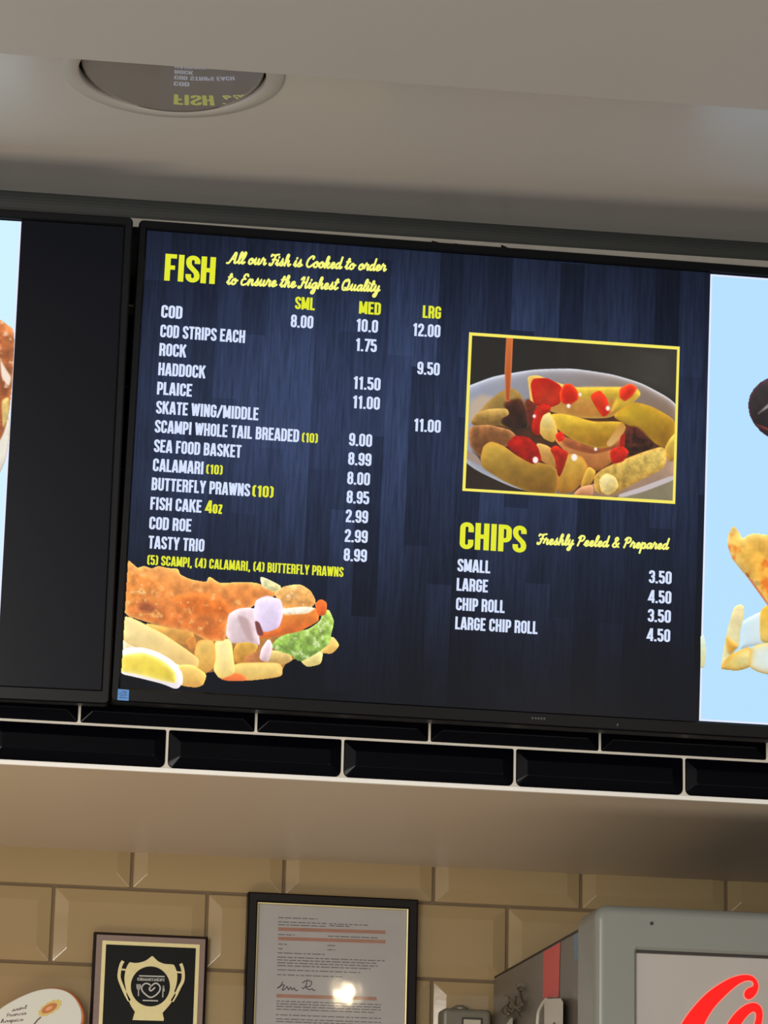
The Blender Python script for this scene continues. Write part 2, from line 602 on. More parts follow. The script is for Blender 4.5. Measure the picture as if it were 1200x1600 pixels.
    G['5'] = (0.385, [[(0.35, t), (l, t), (l, 0.50)], [(l, 0.53), (cx, 0.58)] + arc(cx, 0.58 - ry, rx, ry, 80, 0) + arc(cx, b + ry, rx, ry, 0, -180, 12) +
                      [(l, 0.28)]])
    G['7'] = (0.37, [[(0.02, t), (0.33, t), (0.31, 0.85), (0.14, 0)]])
    G['8'] = (0.39, [arc(cx, t - .125, rx * .95, .125, 90, 180) + arc(cx, 0.52 + .11, rx * .95, .11, 180, 360, 12) + arc(cx, t - .125, rx * .95, .125, 0, 90),
                     arc(cx, 0.52 - .12, rx, .12, 90, 180) + arc(cx, b + .13, rx, .13, 180, 360, 12) + arc(cx, 0.52 - .12, rx, .12, 0, 90)])
    G['9'] = (0.39, [arc(cx, t - ry, rx, ry, 0, 180, 12) + arc(cx, 0.43 + ry, rx, ry, 180, 360, 12) + [(r, 0.55)],
                     [(r, t - ry)] + arc(cx, b + ry, rx, ry, 0, -180, 12) + [(l, 0.27)]])
    G[' '] = (0.16, [])
    return G


CAPS = caps_glyphs()


def ribbon(pts, hw, vs, fs, round_caps=False):
    """flat ribbon along a polyline with mitred joints; hw may be a function of 0..1"""
    q = [pts[0]]
    for p in pts[1:]:
        if math.hypot(p[0] - q[-1][0], p[1] - q[-1][1]) > 1e-5:
            q.append(p)
    pts = q
    N = len(pts)
    if N < 2:
        return
    closed = math.hypot(pts[0][0] - pts[-1][0], pts[0][1] - pts[-1][1]) < 1e-4
    if closed:
        pts = pts[:-1]
        N -= 1
    b = len(vs)
    for i in range(N):
        p = np.array(pts[i])
        if closed:
            a, c = np.array(pts[i - 1]), np.array(pts[(i + 1) % N])
        else:
            a, c = np.array(pts[max(i - 1, 0)]), np.array(pts[min(i + 1, N - 1)])
        d1 = p - a if np.any(p != a) else c - p
        d2 = c - p if np.any(c != p) else p - a
        d1 = d1 / np.linalg.norm(d1)
        d2 = d2 / np.linalg.norm(d2)
        n1, n2 = np.array([-d1[1], d1[0]]), np.array([-d2[1], d2[0]])
        nn = n1 + n2
        L = np.linalg.norm(nn)
        nn = n1 if L < 1e-6 else nn / L
        w = hw(i / max(N - 1, 1)) if callable(hw) else hw
        k = w / max(0.5, float(nn @ n1))
        vs += [tuple(p + nn * k), tuple(p - nn * k)]
    for i in range(N if closed else N - 1):
        j = (i + 1) % N
        fs.append((b + 2 * i, b + 2 * i + 1, b + 2 * j + 1, b + 2 * j))
    if round_caps and not closed:
        for i in (0, N - 1):
            w = hw(i / max(N - 1, 1)) if callable(hw) else hw
            c0 = len(vs)
            vs += [(pts[i][0] + w * math.cos(a), pts[i][1] + w * math.sin(a)) for a in [2 * math.pi * k / 12 for k in range(12)]]
            fs.append(tuple(range(c0, c0 + 12)))


def caps_shape(text, track=0.045, small=None):
    vs, fs = [], []
    x = 0.0
    for ch in text:
        s = 1.0
        if small and ch in small:
            s = small[ch]
            ch = ch.upper()
        w, strokes = CAPS[ch]
        for st in strokes:
            ribbon([(x + p[0] * s, p[1] * s) for p in st], HW * (s * .5 + .5 if s != 1 else 1), vs, fs)
        x += w * s + track
    return vs, fs, x - track


def spline(pts, n=5):
    out = []
    P = [pts[0]] + list(pts) + [pts[-1]]
    for i in range(1, len(P) - 2):
        p0, p1, p2, p3 = (np.array(P[j], float) for j in (i - 1, i, i + 1, i + 2))
        for k in range(n):
            t = k / n
            out.append(tuple(0.5 * (2 * p1 + (p2 - p0) * t + (2 * p0 - 5 * p1 + 4 * p2 - p3) * t * t + (3 * p1 - p0 - 3 * p2 + p3) * t ** 3)))
    out.append(tuple(pts[-1]))
    return out


# brush script: x-height 1, advance, list of strokes (upright; sheared later)
SCR = {
    ' ': (0.62, []),
    'a': (1.02, [[(0.74, 0.80), (0.52, 1.0), (0.18, 0.72), (0.14, 0.22), (0.36, 0.02), (0.64, 0.35), (0.76, 0.92)], [(0.76, 0.95), (0.72, 0.3), (0.86, 0.03), (1.08, 0.30)]]),
    'c': (0.85, [[(0.66, 0.80), (0.45, 1.0), (0.16, 0.66), (0.18, 0.18), (0.45, 0.02), (0.90, 0.30)]]),
    'd': (1.04, [[(0.74, 0.80), (0.52, 1.0), (0.18, 0.72), (0.14, 0.22), (0.36, 0.02), (0.64, 0.35), (0.78, 1.2)], [(0.80, 2.0), (0.74, 0.9), (0.74, 0.25), (0.88, 0.03), (1.10, 0.30)]]),
    'e': (0.86, [[(0.04, 0.25), (0.36, 0.42), (0.62, 0.70), (0.50, 0.98), (0.24, 0.84), (0.16, 0.35), (0.38, 0.02), (0.66, 0.12), (0.92, 0.34)]]),
    'g': (0.98, [[(0.74, 0.80), (0.52, 1.0), (0.18, 0.72), (0.14, 0.22), (0.36, 0.04), (0.62, 0.35), (0.76, 0.95)], [(0.76, 0.95), (0.72, -0.30), (0.56, -0.85), (0.26, -0.80), (0.34, -0.42), (1.02, 0.30)]]),
    'h': (1.05, [[(0.02, 0.2), (0.34, 0.95), (0.50, 1.75), (0.36, 2.0), (0.24, 1.6), (0.20, 0.02)], [(0.20, 0.35), (0.46, 0.92), (0.70, 0.90), (0.70, 0.30), (0.84, 0.03), (1.10, 0.30)]]),
    'i': (0.54, [[(0.02, 0.25), (0.22, 0.98), (0.20, 0.25), (0.34, 0.03), (0.58, 0.30)], [(0.28, 1.42), (0.30, 1.48)]]),
    'k': (1.0, [[(0.02, 0.2), (0.34, 0.95), (0.50, 1.75), (0.36, 2.0), (0.24, 1.6), (0.20, 0.02)], [(0.22, 0.42), (0.52, 0.98), (0.72, 0.82), (0.54, 0.52), (0.26, 0.50)], [(0.40, 0.50), (0.64, 0.08), (0.80, 0.03), (1.04, 0.30)]]),
    'l': (0.58, [[(0.02, 0.25), (0.36, 1.0), (0.50, 1.72), (0.36, 2.0), (0.22, 1.55), (0.20, 0.35), (0.36, 0.03), (0.64, 0.30)]]),
    'n': (1.12, [[(0.02, 0.3), (0.22, 0.98), (0.20, 0.02)], [(0.20, 0.35), (0.50, 0.95), (0.74, 0.90), (0.74, 0.30), (0.90, 0.03), (1.16, 0.30)]]),
    'o': (0.92, [[(0.48, 0.98), (0.18, 0.74), (0.14, 0.24), (0.40, 0.02), (0.70, 0.28), (0.70, 0.78), (0.48, 0.98), (0.52, 0.72), (0.96, 0.72)]]),
    'p': (1.02, [[(0.02, 0.3), (0.22, 0.98), (0.14, -0.90)], [(0.18, 0.45), (0.46, 0.98), (0.74, 0.80), (0.72, 0.24), (0.44, 0.02), (0.22, 0.22)], [(0.5, 0.03), (0.76, 0.05), (1.06, 0.30)]]),
    'r': (0.88, [[(0.02, 0.25), (0.24, 1.10), (0.36, 0.92), (0.62, 0.88), (0.58, 0.30), (0.70, 0.03), (0.92, 0.30)]]),
    's': (0.78, [[(0.02, 0.22), (0.34, 0.75), (0.42, 1.12), (0.46, 0.75), (0.60, 0.38), (0.46, 0.04), (0.20, 0.08)], [(0.46, 0.04), (0.84, 0.30)]]),
    't': (0.66, [[(0.04, 0.3), (0.38, 1.20), (0.44, 1.72), (0.30, 1.65), (0.22, 0.35), (0.38, 0.03), (0.72, 0.32)], [(0.08, 1.22), (0.62, 1.30)]]),
    'u': (1.12, [[(0.02, 0.3), (0.22, 0.98), (0.18, 0.30), (0.36, 0.03), (0.64, 0.35), (0.76, 0.96)], [(0.76, 0.96), (0.72, 0.30), (0.88, 0.03), (1.16, 0.30)]]),
    'y': (0.98, [[(0.02, 0.3), (0.22, 0.98), (0.18, 0.34), (0.36, 0.06), (0.62, 0.35), (0.76, 0.96)], [(0.76, 0.96), (0.70, -0.30), (0.54, -0.88), (0.24, -0.82), (0.34, -0.42), (1.02, 0.30)]]),
    'A': (1.40, [[(-0.25, 0.0), (0.05, 0.05), (0.40, 0.85), (0.72, 1.85)], [(0.72, 1.85), (0.92, 1.70), (0.92, 0.40), (1.06, 0.03), (1.42, 0.28)], [(0.40, 0.72), (0.92, 0.80)]]),
    'C': (1.25, [[(1.0, 1.45), (1.08, 1.80), (0.75, 1.92), (0.28, 1.35), (0.18, 0.50), (0.48, 0.03), (0.85, 0.12), (1.28, 0.60)]]),
    'E': (1.15, [[(0.98, 1.55), (0.85, 1.85), (0.50, 1.80), (0.36, 1.40), (0.62, 1.05)], [(0.70, 1.05), (0.30, 0.98), (0.14, 0.50), (0.34, 0.04), (0.72, 0.06), (1.18, 0.34)]]),
    'F': (1.05, [[(0.02, 1.55), (0.10, 1.85), (0.45, 1.75), (1.20, 1.92)], [(0.70, 1.75), (0.58, 0.80), (0.40, 0.08), (0.08, 0.02), (0.05, 0.28)], [(0.36, 0.98), (0.88, 1.02)]]),
    'H': (1.45, [[(0.10, 1.45), (0.30, 1.80), (0.52, 1.75), (0.42, 0.70), (0.24, 0.05), (-0.05, 0.0), (-0.06, 0.22)], [(1.12, 1.90), (1.08, 1.20), (1.02, 0.40), (1.14, 0.03), (1.48, 0.30)], [(0.38, 0.92), (1.06, 0.98)]]),
    'P': (1.25, [[(0.46, 1.75), (0.36, 0.90), (0.22, 0.0)], [(0.10, 1.45), (0.40, 1.85), (0.90, 1.80), (1.04, 1.35), (0.76, 0.92), (0.40, 0.95)]]),
    'Q': (1.45, [[(0.92, 1.80), (0.42, 1.70), (0.14, 0.95), (0.30, 0.12), (0.75, 0.06), (1.10, 0.70), (1.05, 1.55), (0.80, 1.85), (0.62, 1.55)], [(0.62, 0.42), (0.95, 0.05), (1.48, 0.25)]]),
    '&': (1.35, [[(1.10, 0.75), (0.80, 0.15), (0.40, 0.02), (0.16, 0.35), (0.42, 0.88), (0.82, 1.40), (0.64, 1.80), (0.38, 1.55), (0.56, 0.90), (0.90, 0.25), (1.20, 0.05)]]),
}


def script_shape(text, hw=0.172, shear=0.22):
    vs, fs = [], []
    x = 0.0
    for ch in text:
        w, strokes = SCR[ch]
        for st in strokes:
            p = spline(st) if len(st) > 2 else st
            ribbon([(x + a + shear * b, b) for a, b in p], hw, vs, fs, True)
        x += w
    return vs, fs, x


# ------------------------------------------------------------------ painted pictures shown on the screens
RNG = np.random.RandomState(7)
LAT = RNG.rand(64, 64)


def vnoise(x, y):
    out = np.zeros_like(x)
    a, tot = 1.0, 0.0
    for o in range(3):
        xi, yi = np.floor(x).astype(int), np.floor(y).astype(int)
        fx, fy = x - xi, y - yi
        fx, fy = fx * fx * (3 - 2 * fx), fy * fy * (3 - 2 * fy)
        g = lambda i, j: LAT[(yi + j) % 64, (xi + i) % 64]
        out += a * ((g(0, 0) * (1 - fx) + g(1, 0) * fx) * (1 - fy) + (g(0, 1) * (1 - fx) + g(1, 1) * fx) * fy)
        tot += a
        a *= 0.55
        x, y = x * 2.03 + 7.1, y * 2.03 + 3.7
    return out / tot


def sdf(poly, X, Y):
    """distance to the outline, positive inside"""
    d = np.full(X.shape, 1e18)
    ins = np.zeros(X.shape, bool)
    n = len(poly)
    for i in range(n):
        (ax, ay), (bx, by) = poly[i], poly[(i + 1) % n]
        ex, ey = bx - ax, by - ay
        L = ex * ex + ey * ey + 1e-12
        t = np.clip(((X - ax) * ex + (Y - ay) * ey) / L, 0, 1)
        d = np.minimum(d, (X - ax - t * ex) ** 2 + (Y - ay - t * ey) ** 2)
        if ay != by:
            c = ((ay > Y) != (by > Y)) & (X < (bx - ax) * (Y - ay) / (by - ay) + ax)
            ins ^= c
    d = np.sqrt(d)
    return np.where(ins, d, -d)


def smooth_closed(pts, n=4):
    P = list(pts)
    N = len(P)
    out = []
    for i in range(N):
        p0, p1, p2, p3 = (np.array(P[(i + k) % N], float) for k in (-1, 0, 1, 2))
        for k in range(n):
            t = k / n
            out.append(tuple(0.5 * (2 * p1 + (p2 - p0) * t + (2 * p0 - 5 * p1 + 4 * p2 - p3) * t * t + (3 * p1 - p0 - 3 * p2 + p3) * t ** 3)))
    return out


def chaikin(pts, it=3, q=0.15):
    for _ in range(it):
        o = []
        for i in range(len(pts)):
            a, b = pts[i], pts[(i + 1) % len(pts)]
            o += [(a[0] + (b[0] - a[0]) * q, a[1] + (b[1] - a[1]) * q), (b[0] + (a[0] - b[0]) * q, b[1] + (a[1] - b[1]) * q)]
        pts, q = o, 0.25
    return pts


def L_(pts, c1, c2=None, ang=90, edge=None, noise=(0.05, 40), soft=3.0, curve=True, spots=None, light=0.30, lw=16, grow=0.0):
    return dict(p=pts, c1=c1, c2=c2 or c1, ang=ang, edge=edge, noise=noise, soft=soft, curve=curve, spots=spots, light=light, lw=lw, grow=grow)


GROW = [0.0]


def paint(layers, X, Y, base):
    C = np.empty(X.shape + (3,))
    C[:] = np.array(base, float)
    A = np.zeros(X.shape)
    for k, l in enumerate(layers):
        poly = chaikin(l['p']) if l['curve'] else l['p']
        xs_, ys_ = [q[0] for q in poly], [q[1] for q in poly]
        pad = l['soft'] * 2 + 2
        m_ = (X > min(xs_) - pad) & (X < max(xs_) + pad) & (Y > min(ys_) - pad) & (Y < max(ys_) + pad)
        if not m_.any():
            continue
        x, y = X[m_], Y[m_]
        d = sdf(poly, x, y)
        d = d + GROW[0] + l['grow']
        a = np.clip(d / l['soft'] + 0.5, 0, 1)
        th = math.radians(l['ang'])
        pr = x * math.cos(th) + y * math.sin(th)
        pp = [q[0] * math.cos(th) + q[1] * math.sin(th) for q in poly]
        t = np.clip((pr - min(pp)) / (max(pp) - min(pp) + 1e-9), 0, 1)[:, None]
        c = np.array(l['c1'], float) * (1 - t) + np.array(l['c2'], float) * t
        if l['edge']:
            ec, ew = l['edge']
            e = np.exp(-np.maximum(d, 0) / ew)[:, None]
            c = c * (1 - e) + np.array(ec, float) * e
        if l['noise']:
            c = c * (1 + l['light'] * (np.clip((d - sdf(poly, x, y - 5.0)) / 5.0, -1, 1) * np.exp(-np.maximum(d, 0) / l['lw']))[:, None])
            nz = vnoise(x / l['noise'][1] + k * 5.3, y / l['noise'][1] + k * 2.9)
            c = c * (1 + (nz - 0.5)[:, None] * 2.2 * l['noise'][0])
        if l['spots']:
            sc_, ss, th_ = l['spots']
            nz = vnoise(x / ss + 11.0, y / ss + 23.0)
            s = np.clip((nz - th_) * 5, 0, 0.8)[:, None]
            c = c * (1 - s) + np.array(sc_, float) * s
        C[m_] = C[m_] * (1 - a[:, None]) + c * a[:, None]
        A[m_] = np.maximum(A[m_], a)
    return np.clip(C, 0, 255), A


def srgb_lin(c):
    v = c / 255.0
    return np.where(v <= 0.04045, v / 12.92, ((v + 0.055) / 1.055) ** 2.4)


def oval_pts(x, y, a, b, n=14):
    return [(x + a * math.cos(2 * math.pi * k / n), y + b * math.sin(2 * math.pi * k / n)) for k in range(n)]


CHIP_PIC = [
    L_([(700, 80), (1130, 140), (1130, 420), (900, 330), (560, 250), (560, 120)], (44, 42, 38), (78, 74, 68), 20, soft=120, noise=(.1, 120)),
    L_([(40, 690), (130, 720), (300, 830), (520, 880), (520, 940), (30, 940)], (52, 40, 34), noise=(.1, 60), soft=20),
    L_([(820, 900), (1000, 800), (1130, 740), (1130, 940), (820, 940)], (150, 138, 110), (140, 132, 110)),
    L_([(30, 360), (80, 335), (200, 290), (400, 255), (600, 250), (800, 280), (950, 325), (1140, 430), (1140, 740), (1000, 830), (800, 900), (550, 900), (300, 850), (30, 720)],
       (162, 168, 186), (142, 118, 98), 8, edge=((190, 192, 200), 12), noise=(.03, 80)),
    L_([(80, 420), (140, 380), (210, 400), (120, 500), (70, 520)], (196, 178, 160), noise=None, soft=30),
    L_([(90, 560), (200, 470), (420, 400), (700, 420), (950, 480), (1060, 600), (1060, 720), (900, 800), (600, 880), (300, 820), (110, 700)], (74, 44, 30), (96, 58, 36), 20, noise=(.2, 50), soft=40),
    L_([(600, 890), (640, 850), (850, 800), (1110, 660), (1120, 790), (1000, 840), (850, 895)], (158, 128, 108), (178, 150, 128), 0, noise=(.05, 60)),
    L_([(830, 890), (950, 850), (1110, 790), (1110, 808), (960, 866), (850, 896)], (205, 195, 195), noise=None),
    L_([(60, 660), (110, 690), (140, 740), (60, 700)], (170, 150, 140), noise=None),
    # pale wedge at the left under the pouring sauce
    L_([(80, 530), (110, 490), (160, 430), (230, 370), (290, 345), (335, 380), (365, 460), (375, 545), (300, 555), (230, 530)], (178, 150, 82), (112, 84, 44), 70, edge=((150, 118, 60), 18), noise=(.12, 40)),
    L_([(250, 420), (330, 398), (358, 440), (374, 545), (300, 558), (235, 520), (268, 465)], (82, 44, 30), (46, 30, 26), 70, noise=(.3, 30), soft=14),
    L_([(85, 520), (110, 475), (180, 455), (265, 452), (275, 480), (190, 515), (110, 535)], (196, 162, 92), (140, 104, 50), 90, noise=(.15, 25)),
    L_([(75, 560), (90, 540), (180, 535), (280, 560), (315, 595), (260, 640), (140, 700), (80, 640)], (152, 104, 62), (108, 66, 36), 90, edge=((176, 128, 84), 9), noise=(.2, 25)),
    L_([(267, 86), (292, 90), (287, 220), (276, 408), (263, 408), (258, 250)], (214, 122, 62), (176, 84, 40), 90, edge=((236, 150, 92), 3), noise=None, curve=False),
    # back wedge
    L_([(372, 290), (420, 283), (540, 330), (640, 350), (830, 345), (925, 352), (940, 380), (860, 455), (780, 495), (640, 495), (520, 470), (390, 430), (382, 350)], (226, 196, 108), (184, 122, 54), 80, edge=((214, 176, 92), 10), noise=(.1, 40)),
    L_([(600, 345), (830, 345), (925, 352), (940, 380), (850, 450), (790, 470), (830, 390), (640, 400)], (216, 186, 66), (196, 160, 60), 90, noise=(.08, 40), soft=14),
    L_([(800, 490), (860, 445), (910, 418), (1000, 442), (1118, 510), (1118, 640), (1040, 640), (940, 560)], (212, 182, 52), (142, 98, 28), 70, edge=((176, 136, 40), 22), noise=(.1, 50)),
    L_([(1065, 660), (1090, 610), (1125, 570), (1125, 700), (1090, 718)], (216, 190, 92), (182, 140, 58), 90, noise=(.08, 30)),
    L_([(868, 540), (930, 545), (1010, 630), (960, 680), (890, 690), (860, 620)], (84, 40, 32), (60, 34, 24), 60, noise=(.6, 22), soft=14, spots=((180, 140, 80), 30, .68)),
    L_([(365, 400), (395, 420), (420, 440), (415, 580), (380, 540), (368, 480)], (120, 52, 34), (90, 40, 30), 90, noise=(.3, 30)),
    L_([(500, 600), (620, 620), (800, 650), (800, 720), (700, 775), (600, 700)], (206, 146, 84), (170, 106, 56), 90, noise=(.12, 40)),
    L_([(520, 570), (560, 600), (760, 640), (840, 600), (850, 640), (700, 680), (560, 640)], (178, 112, 70), (160, 88, 50), 90, noise=(.15, 40), soft=10),
    L_([(488, 480), (540, 478), (600, 490), (700, 520), (845, 518), (866, 545), (835, 600), (790, 640), (720, 648), (600, 605), (520, 550)], (226, 196, 70), (160, 112, 28), 85, edge=((198, 158, 56), 9), noise=(.08, 30)),
    L_([(425, 520), (440, 478), (480, 468), (508, 515), (522, 580), (500, 620), (455, 600), (430, 565)], (232, 222, 160), (196, 150, 62), 85, edge=((206, 160, 76), 9), noise=(.06, 25)),
    L_([(820, 560), (850, 520), (866, 545), (845, 590), (790, 640), (770, 630)], (206, 150, 70), (220, 180, 120), 90, noise=None, soft=8),
    L_([(415, 625), (470, 640), (520, 680), (530, 750), (470, 730), (430, 700)], (204, 164, 96), (180, 130, 66), 80, noise=(.1, 30)),
    L_([(135, 700), (150, 640), (185, 618), (245, 640), (330, 705), (510, 745), (528, 800), (518, 880), (400, 878), (260, 820), (140, 745)], (204, 172, 76), (124, 86, 30), 80, edge=((168, 128, 52), 16), noise=(.12, 60)),
    L_([(545, 700), (590, 680), (645, 695), (672, 740), (664, 800), (600, 870), (530, 880), (520, 780)], (220, 184, 84), (172, 122, 42), 80, edge=((170, 116, 50), 14), noise=(.1, 40)),
    L_([(655, 800), (680, 745), (715, 770), (690, 830), (640, 850)], (212, 176, 76), (176, 130, 54), 80, noise=(.08, 30)),
    L_([(600, 890), (640, 850), (700, 838), (700, 890)], (206, 156, 116), (188, 132, 96), 90, noise=(.1, 30)),
    L_([(708, 800), (740, 765), (830, 722), (960, 672), (1050, 645), (1070, 665), (1068, 745), (920, 820), (790, 888), (715, 870)], (220, 196, 112), (178, 140, 64), 90, edge=((196, 150, 70), 10), noise=(.2, 22)),
    L_([(735, 810), (770, 778), (815, 800), (830, 850), (780, 888), (745, 870)], (226, 216, 168), (206, 180, 110), 60, edge=((214, 186, 110), 8), noise=(.1, 20)),
    # ketchup
    L_([(388, 330), (400, 300), (470, 298), (530, 330), (552, 370), (530, 425), (470, 445), (405, 430)], (188, 42, 20), (214, 76, 40), 90, edge=((170, 26, 12), 22), noise=(.12, 40)),
    L_([(537, 370), (555, 330), (590, 326), (622, 362), (628, 400), (580, 432), (540, 415)], (206, 46, 20), (190, 34, 14), 90, edge=((228, 92, 40), 7), noise=(.1, 25)),
    L_([(688, 385), (735, 358), (770, 400), (785, 465), (755, 492), (722, 445)], (222, 72, 34), (186, 40, 18), 60, edge=((200, 50, 22), 9), noise=(.1, 30)),
    L_([(838, 350), (890, 324), (925, 345), (900, 385), (862, 412), (836, 390)], (222, 62, 30), (196, 40, 18), 70, edge=((232, 110, 60), 7), noise=(.1, 25)),
    L_([(408, 465), (435, 430), (485, 436), (482, 462), (446, 480), (430, 520), (428, 590), (392, 560)], (206, 46, 24), (150, 26, 14), 80, edge=((170, 30, 16), 8), noise=(.15, 25)),
    L_([(262, 635), (305, 588), (375, 598), (420, 645), (440, 712), (400, 730), (330, 692)], (196, 38, 20), (160, 22, 12), 60, edge=((150, 22, 14), 14), noise=(.2, 30)),
    L_([(486, 655), (515, 638), (545, 660), (575, 672), (550, 750), (528, 800), (512, 700)], (196, 48, 24), (132, 30, 16), 80, noise=(.15, 25)),
    L_([(788, 665), (845, 638), (882, 668), (855, 715), (800, 728)], (200, 46, 26), (176, 34, 18), 70, noise=(.15, 25)),
    L_([(512, 585), (540, 566), (558, 600), (530, 618)], (206, 46, 24), noise=(.15, 20)),
    L_([(845, 590), (862, 575), (858, 640), (838, 640)], (176, 36, 24), noise=None),
] + [L_(oval_pts(x, y, r * .8, r), (250, 240, 235), noise=None, soft=6) for x, y, r in
     ((410, 710, 13), (777, 448, 8), (607, 697, 14), (404, 488, 5), (636, 378, 5), (715, 655, 5), (578, 436, 7))]

FISH_PIC = [
    L_([(50, 380), (400, 410), (760, 430), (1040, 430), (1090, 510), (960, 560), (890, 570), (860, 640), (690, 665), (600, 630), (470, 630), (420, 690), (330, 690), (45, 520)], (190, 128, 60), (136, 88, 40), 90, noise=(.2, 40)),
    L_([(45, 455), (150, 520), (330, 585), (352, 650), (220, 540), (40, 525)], (238, 224, 180), noise=(.05, 40)),
    L_([(960, 565), (1010, 545), (1080, 525), (1070, 590), (1000, 606)], (238, 226, 150), (214, 190, 110), 80, noise=(.08, 30)),
    L_([(1070, 530), (1092, 495), (1130, 448), (1166, 495), (1125, 537)], (240, 210, 120), (226, 176, 84), 80, noise=(.1, 30)),
    L_([(690, 590), (720, 545), (800, 525), (900, 530), (922, 570), (870, 596)], (222, 196, 120), (196, 150, 80), 90, noise=(.1, 30)),
    L_([(150, 378), (250, 405), (385, 390), (410, 450), (372, 492), (290, 460)], (224, 176, 84), (196, 130, 54), 80, noise=(.12, 40)),
    L_([(370, 470), (412, 450), (418, 500), (395, 520)], (190, 120, 50), noise=(.1, 30)),
    L_([(620, 520), (640, 480), (720, 468), (742, 500), (700, 575), (630, 590)], (214, 168, 70), (190, 126, 44), 90, noise=(.1, 30)),
    L_([(670, 560), (760, 520), (790, 580), (700, 600)], (176, 110, 60), noise=(.15, 30)),
    L_([(427, 610), (415, 540), (430, 475), (500, 462), (525, 520), (522, 600), (472, 638)], (234, 196, 104), (206, 150, 62), 70, edge=((196, 136, 60), 10), noise=(.08, 40)),
    L_([(560, 670), (575, 625), (640, 590), (862, 588), (872, 655), (700, 676)], (236, 206, 120), (226, 186, 96), 90, edge=((214, 160, 80), 8), noise=(.08, 40)),
    L_([(548, 668), (580, 635), (660, 650), (690, 676), (590, 678)], (228, 110, 50), noise=(.1, 30), soft=14),
    L_([(515, 622), (530, 560), (520, 475), (600, 462), (612, 560), (622, 640), (545, 667)], (250, 232, 168), (236, 206, 120), 80, edge=((226, 190, 100), 9), noise=(.05, 40)),
    L_([(45, 340), (120, 370), (250, 440), (340, 500), (436, 570), (420, 622), (330, 590), (150, 520), (42, 470)], (246, 226, 160), (232, 190, 112), 70, edge=((224, 180, 104), 8), noise=(.06, 50)),
    L_([(330, 600), (400, 600), (475, 648), (455, 700), (420, 712), (330, 700)], (240, 206, 112), (222, 166, 76), 90, noise=(.08, 40)),
    # peas
    L_([(815, 500), (850, 460), (920, 430), (1010, 415), (1070, 370), (1085, 325), (1110, 310), (1137, 370), (1122, 435), (1112, 485), (1050, 530), (960, 580), (920, 540), (850, 520)],
       (168, 198, 92), (124, 164, 66), 90, noise=(.35, 26), spots=((224, 238, 180), 20, .60)),
    # batter
    L_([(60, 50), (85, 70), (115, 97), (150, 84), (190, 100), (225, 84), (270, 96), (325, 98), (335, 130), (390, 155), (478, 170), (490, 138), (540, 176), (650, 168), (735, 172), (800, 200), (850, 230), (760, 250), (700, 300), (600, 340), (575, 400), (570, 470), (480, 465), (400, 420), (250, 395), (150, 365), (40, 330)],
       (240, 162, 84), (218, 106, 36), 90, edge=((244, 172, 92), 12), noise=(.22, 40), soft=4, spots=((246, 190, 112), 34, .66)),
    L_([(300, 250), (420, 230), (560, 260), (600, 330), (480, 330), (380, 320)], (226, 122, 42), (216, 106, 30), 90, noise=(.18, 30), soft=40, spots=((248, 200, 130), 18, .64)),
    L_([(60, 110), (150, 130), (230, 180), (220, 240), (140, 280), (60, 300)], (226, 136, 58), noise=(.22, 26), soft=30, spots=((250, 206, 140), 22, .62)),
    L_([(120, 280), (170, 270), (210, 300), (190, 320), (130, 310)], (150, 76, 40), noise=(.2, 24), soft=24),
    L_([(755, 138), (800, 156), (865, 190), (840, 215), (770, 190)], (226, 222, 180), (206, 196, 130), 60, noise=(.15, 20)),
    # flaked white fish
    L_([(580, 440), (592, 335), (640, 308), (725, 300), (735, 400), (752, 495), (700, 470), (610, 482)], (236, 216, 220), (206, 178, 182), 60, edge=((214, 190, 196), 12), noise=(.08, 40)),
    L_([(640, 340), (690, 360), (720, 480), (690, 460), (660, 400)], (196, 164, 166), noise=None, soft=16),
    L_([(855, 340), (950, 310), (1050, 300), (1062, 365), (960, 418), (850, 440), (755, 458), (750, 425), (850, 400)], (230, 140, 52), (210, 98, 34), 80, noise=(.14, 34)),
    L_([(830, 225), (880, 190), (960, 178), (1015, 212), (1045, 270), (1000, 310), (880, 320), (862, 270)], (240, 186, 110), (226, 150, 70), 80, noise=(.22, 26), spots=((250, 236, 216), 20, .62)),
    L_([(870, 310), (960, 300), (1040, 300), (1000, 325), (880, 332)], (250, 232, 206), noise=(.2, 20), soft=8),
    L_([(1042, 280), (1070, 256), (1100, 275), (1095, 330), (1060, 340)], (226, 110, 40), (206, 84, 26), 90, noise=(.15, 20)),
    L_([(722, 330), (735, 262), (790, 240), (860, 258), (872, 325), (850, 400), (790, 422), (745, 412)], (238, 222, 246), (218, 200, 230), 70, edge=((206, 186, 216), 8), noise=(.06, 30)),
    L_([(730, 370), (748, 380), (770, 440), (745, 440)], (120, 60, 60), noise=None, soft=6),
    L_([(755, 565), (765, 515), (800, 463), (817, 500), (795, 580)], (234, 216, 222), (206, 176, 180), 70, noise=(.06, 30)),
    # lemon
    L_([(28, 640), (35, 515), (130, 508), (220, 533), (300, 580), (345, 640), (348, 690), (320, 722), (250, 692), (100, 655)], (250, 246, 236), (236, 226, 230), 60, noise=(.03, 40)),
    L_([(26, 628), (33, 548), (150, 535), (240, 572), (308, 632), (318, 690), (255, 678), (110, 640)], (240, 214, 82), (216, 192, 56), 80, edge=((246, 232, 150), 10), noise=(.1, 60)),
]

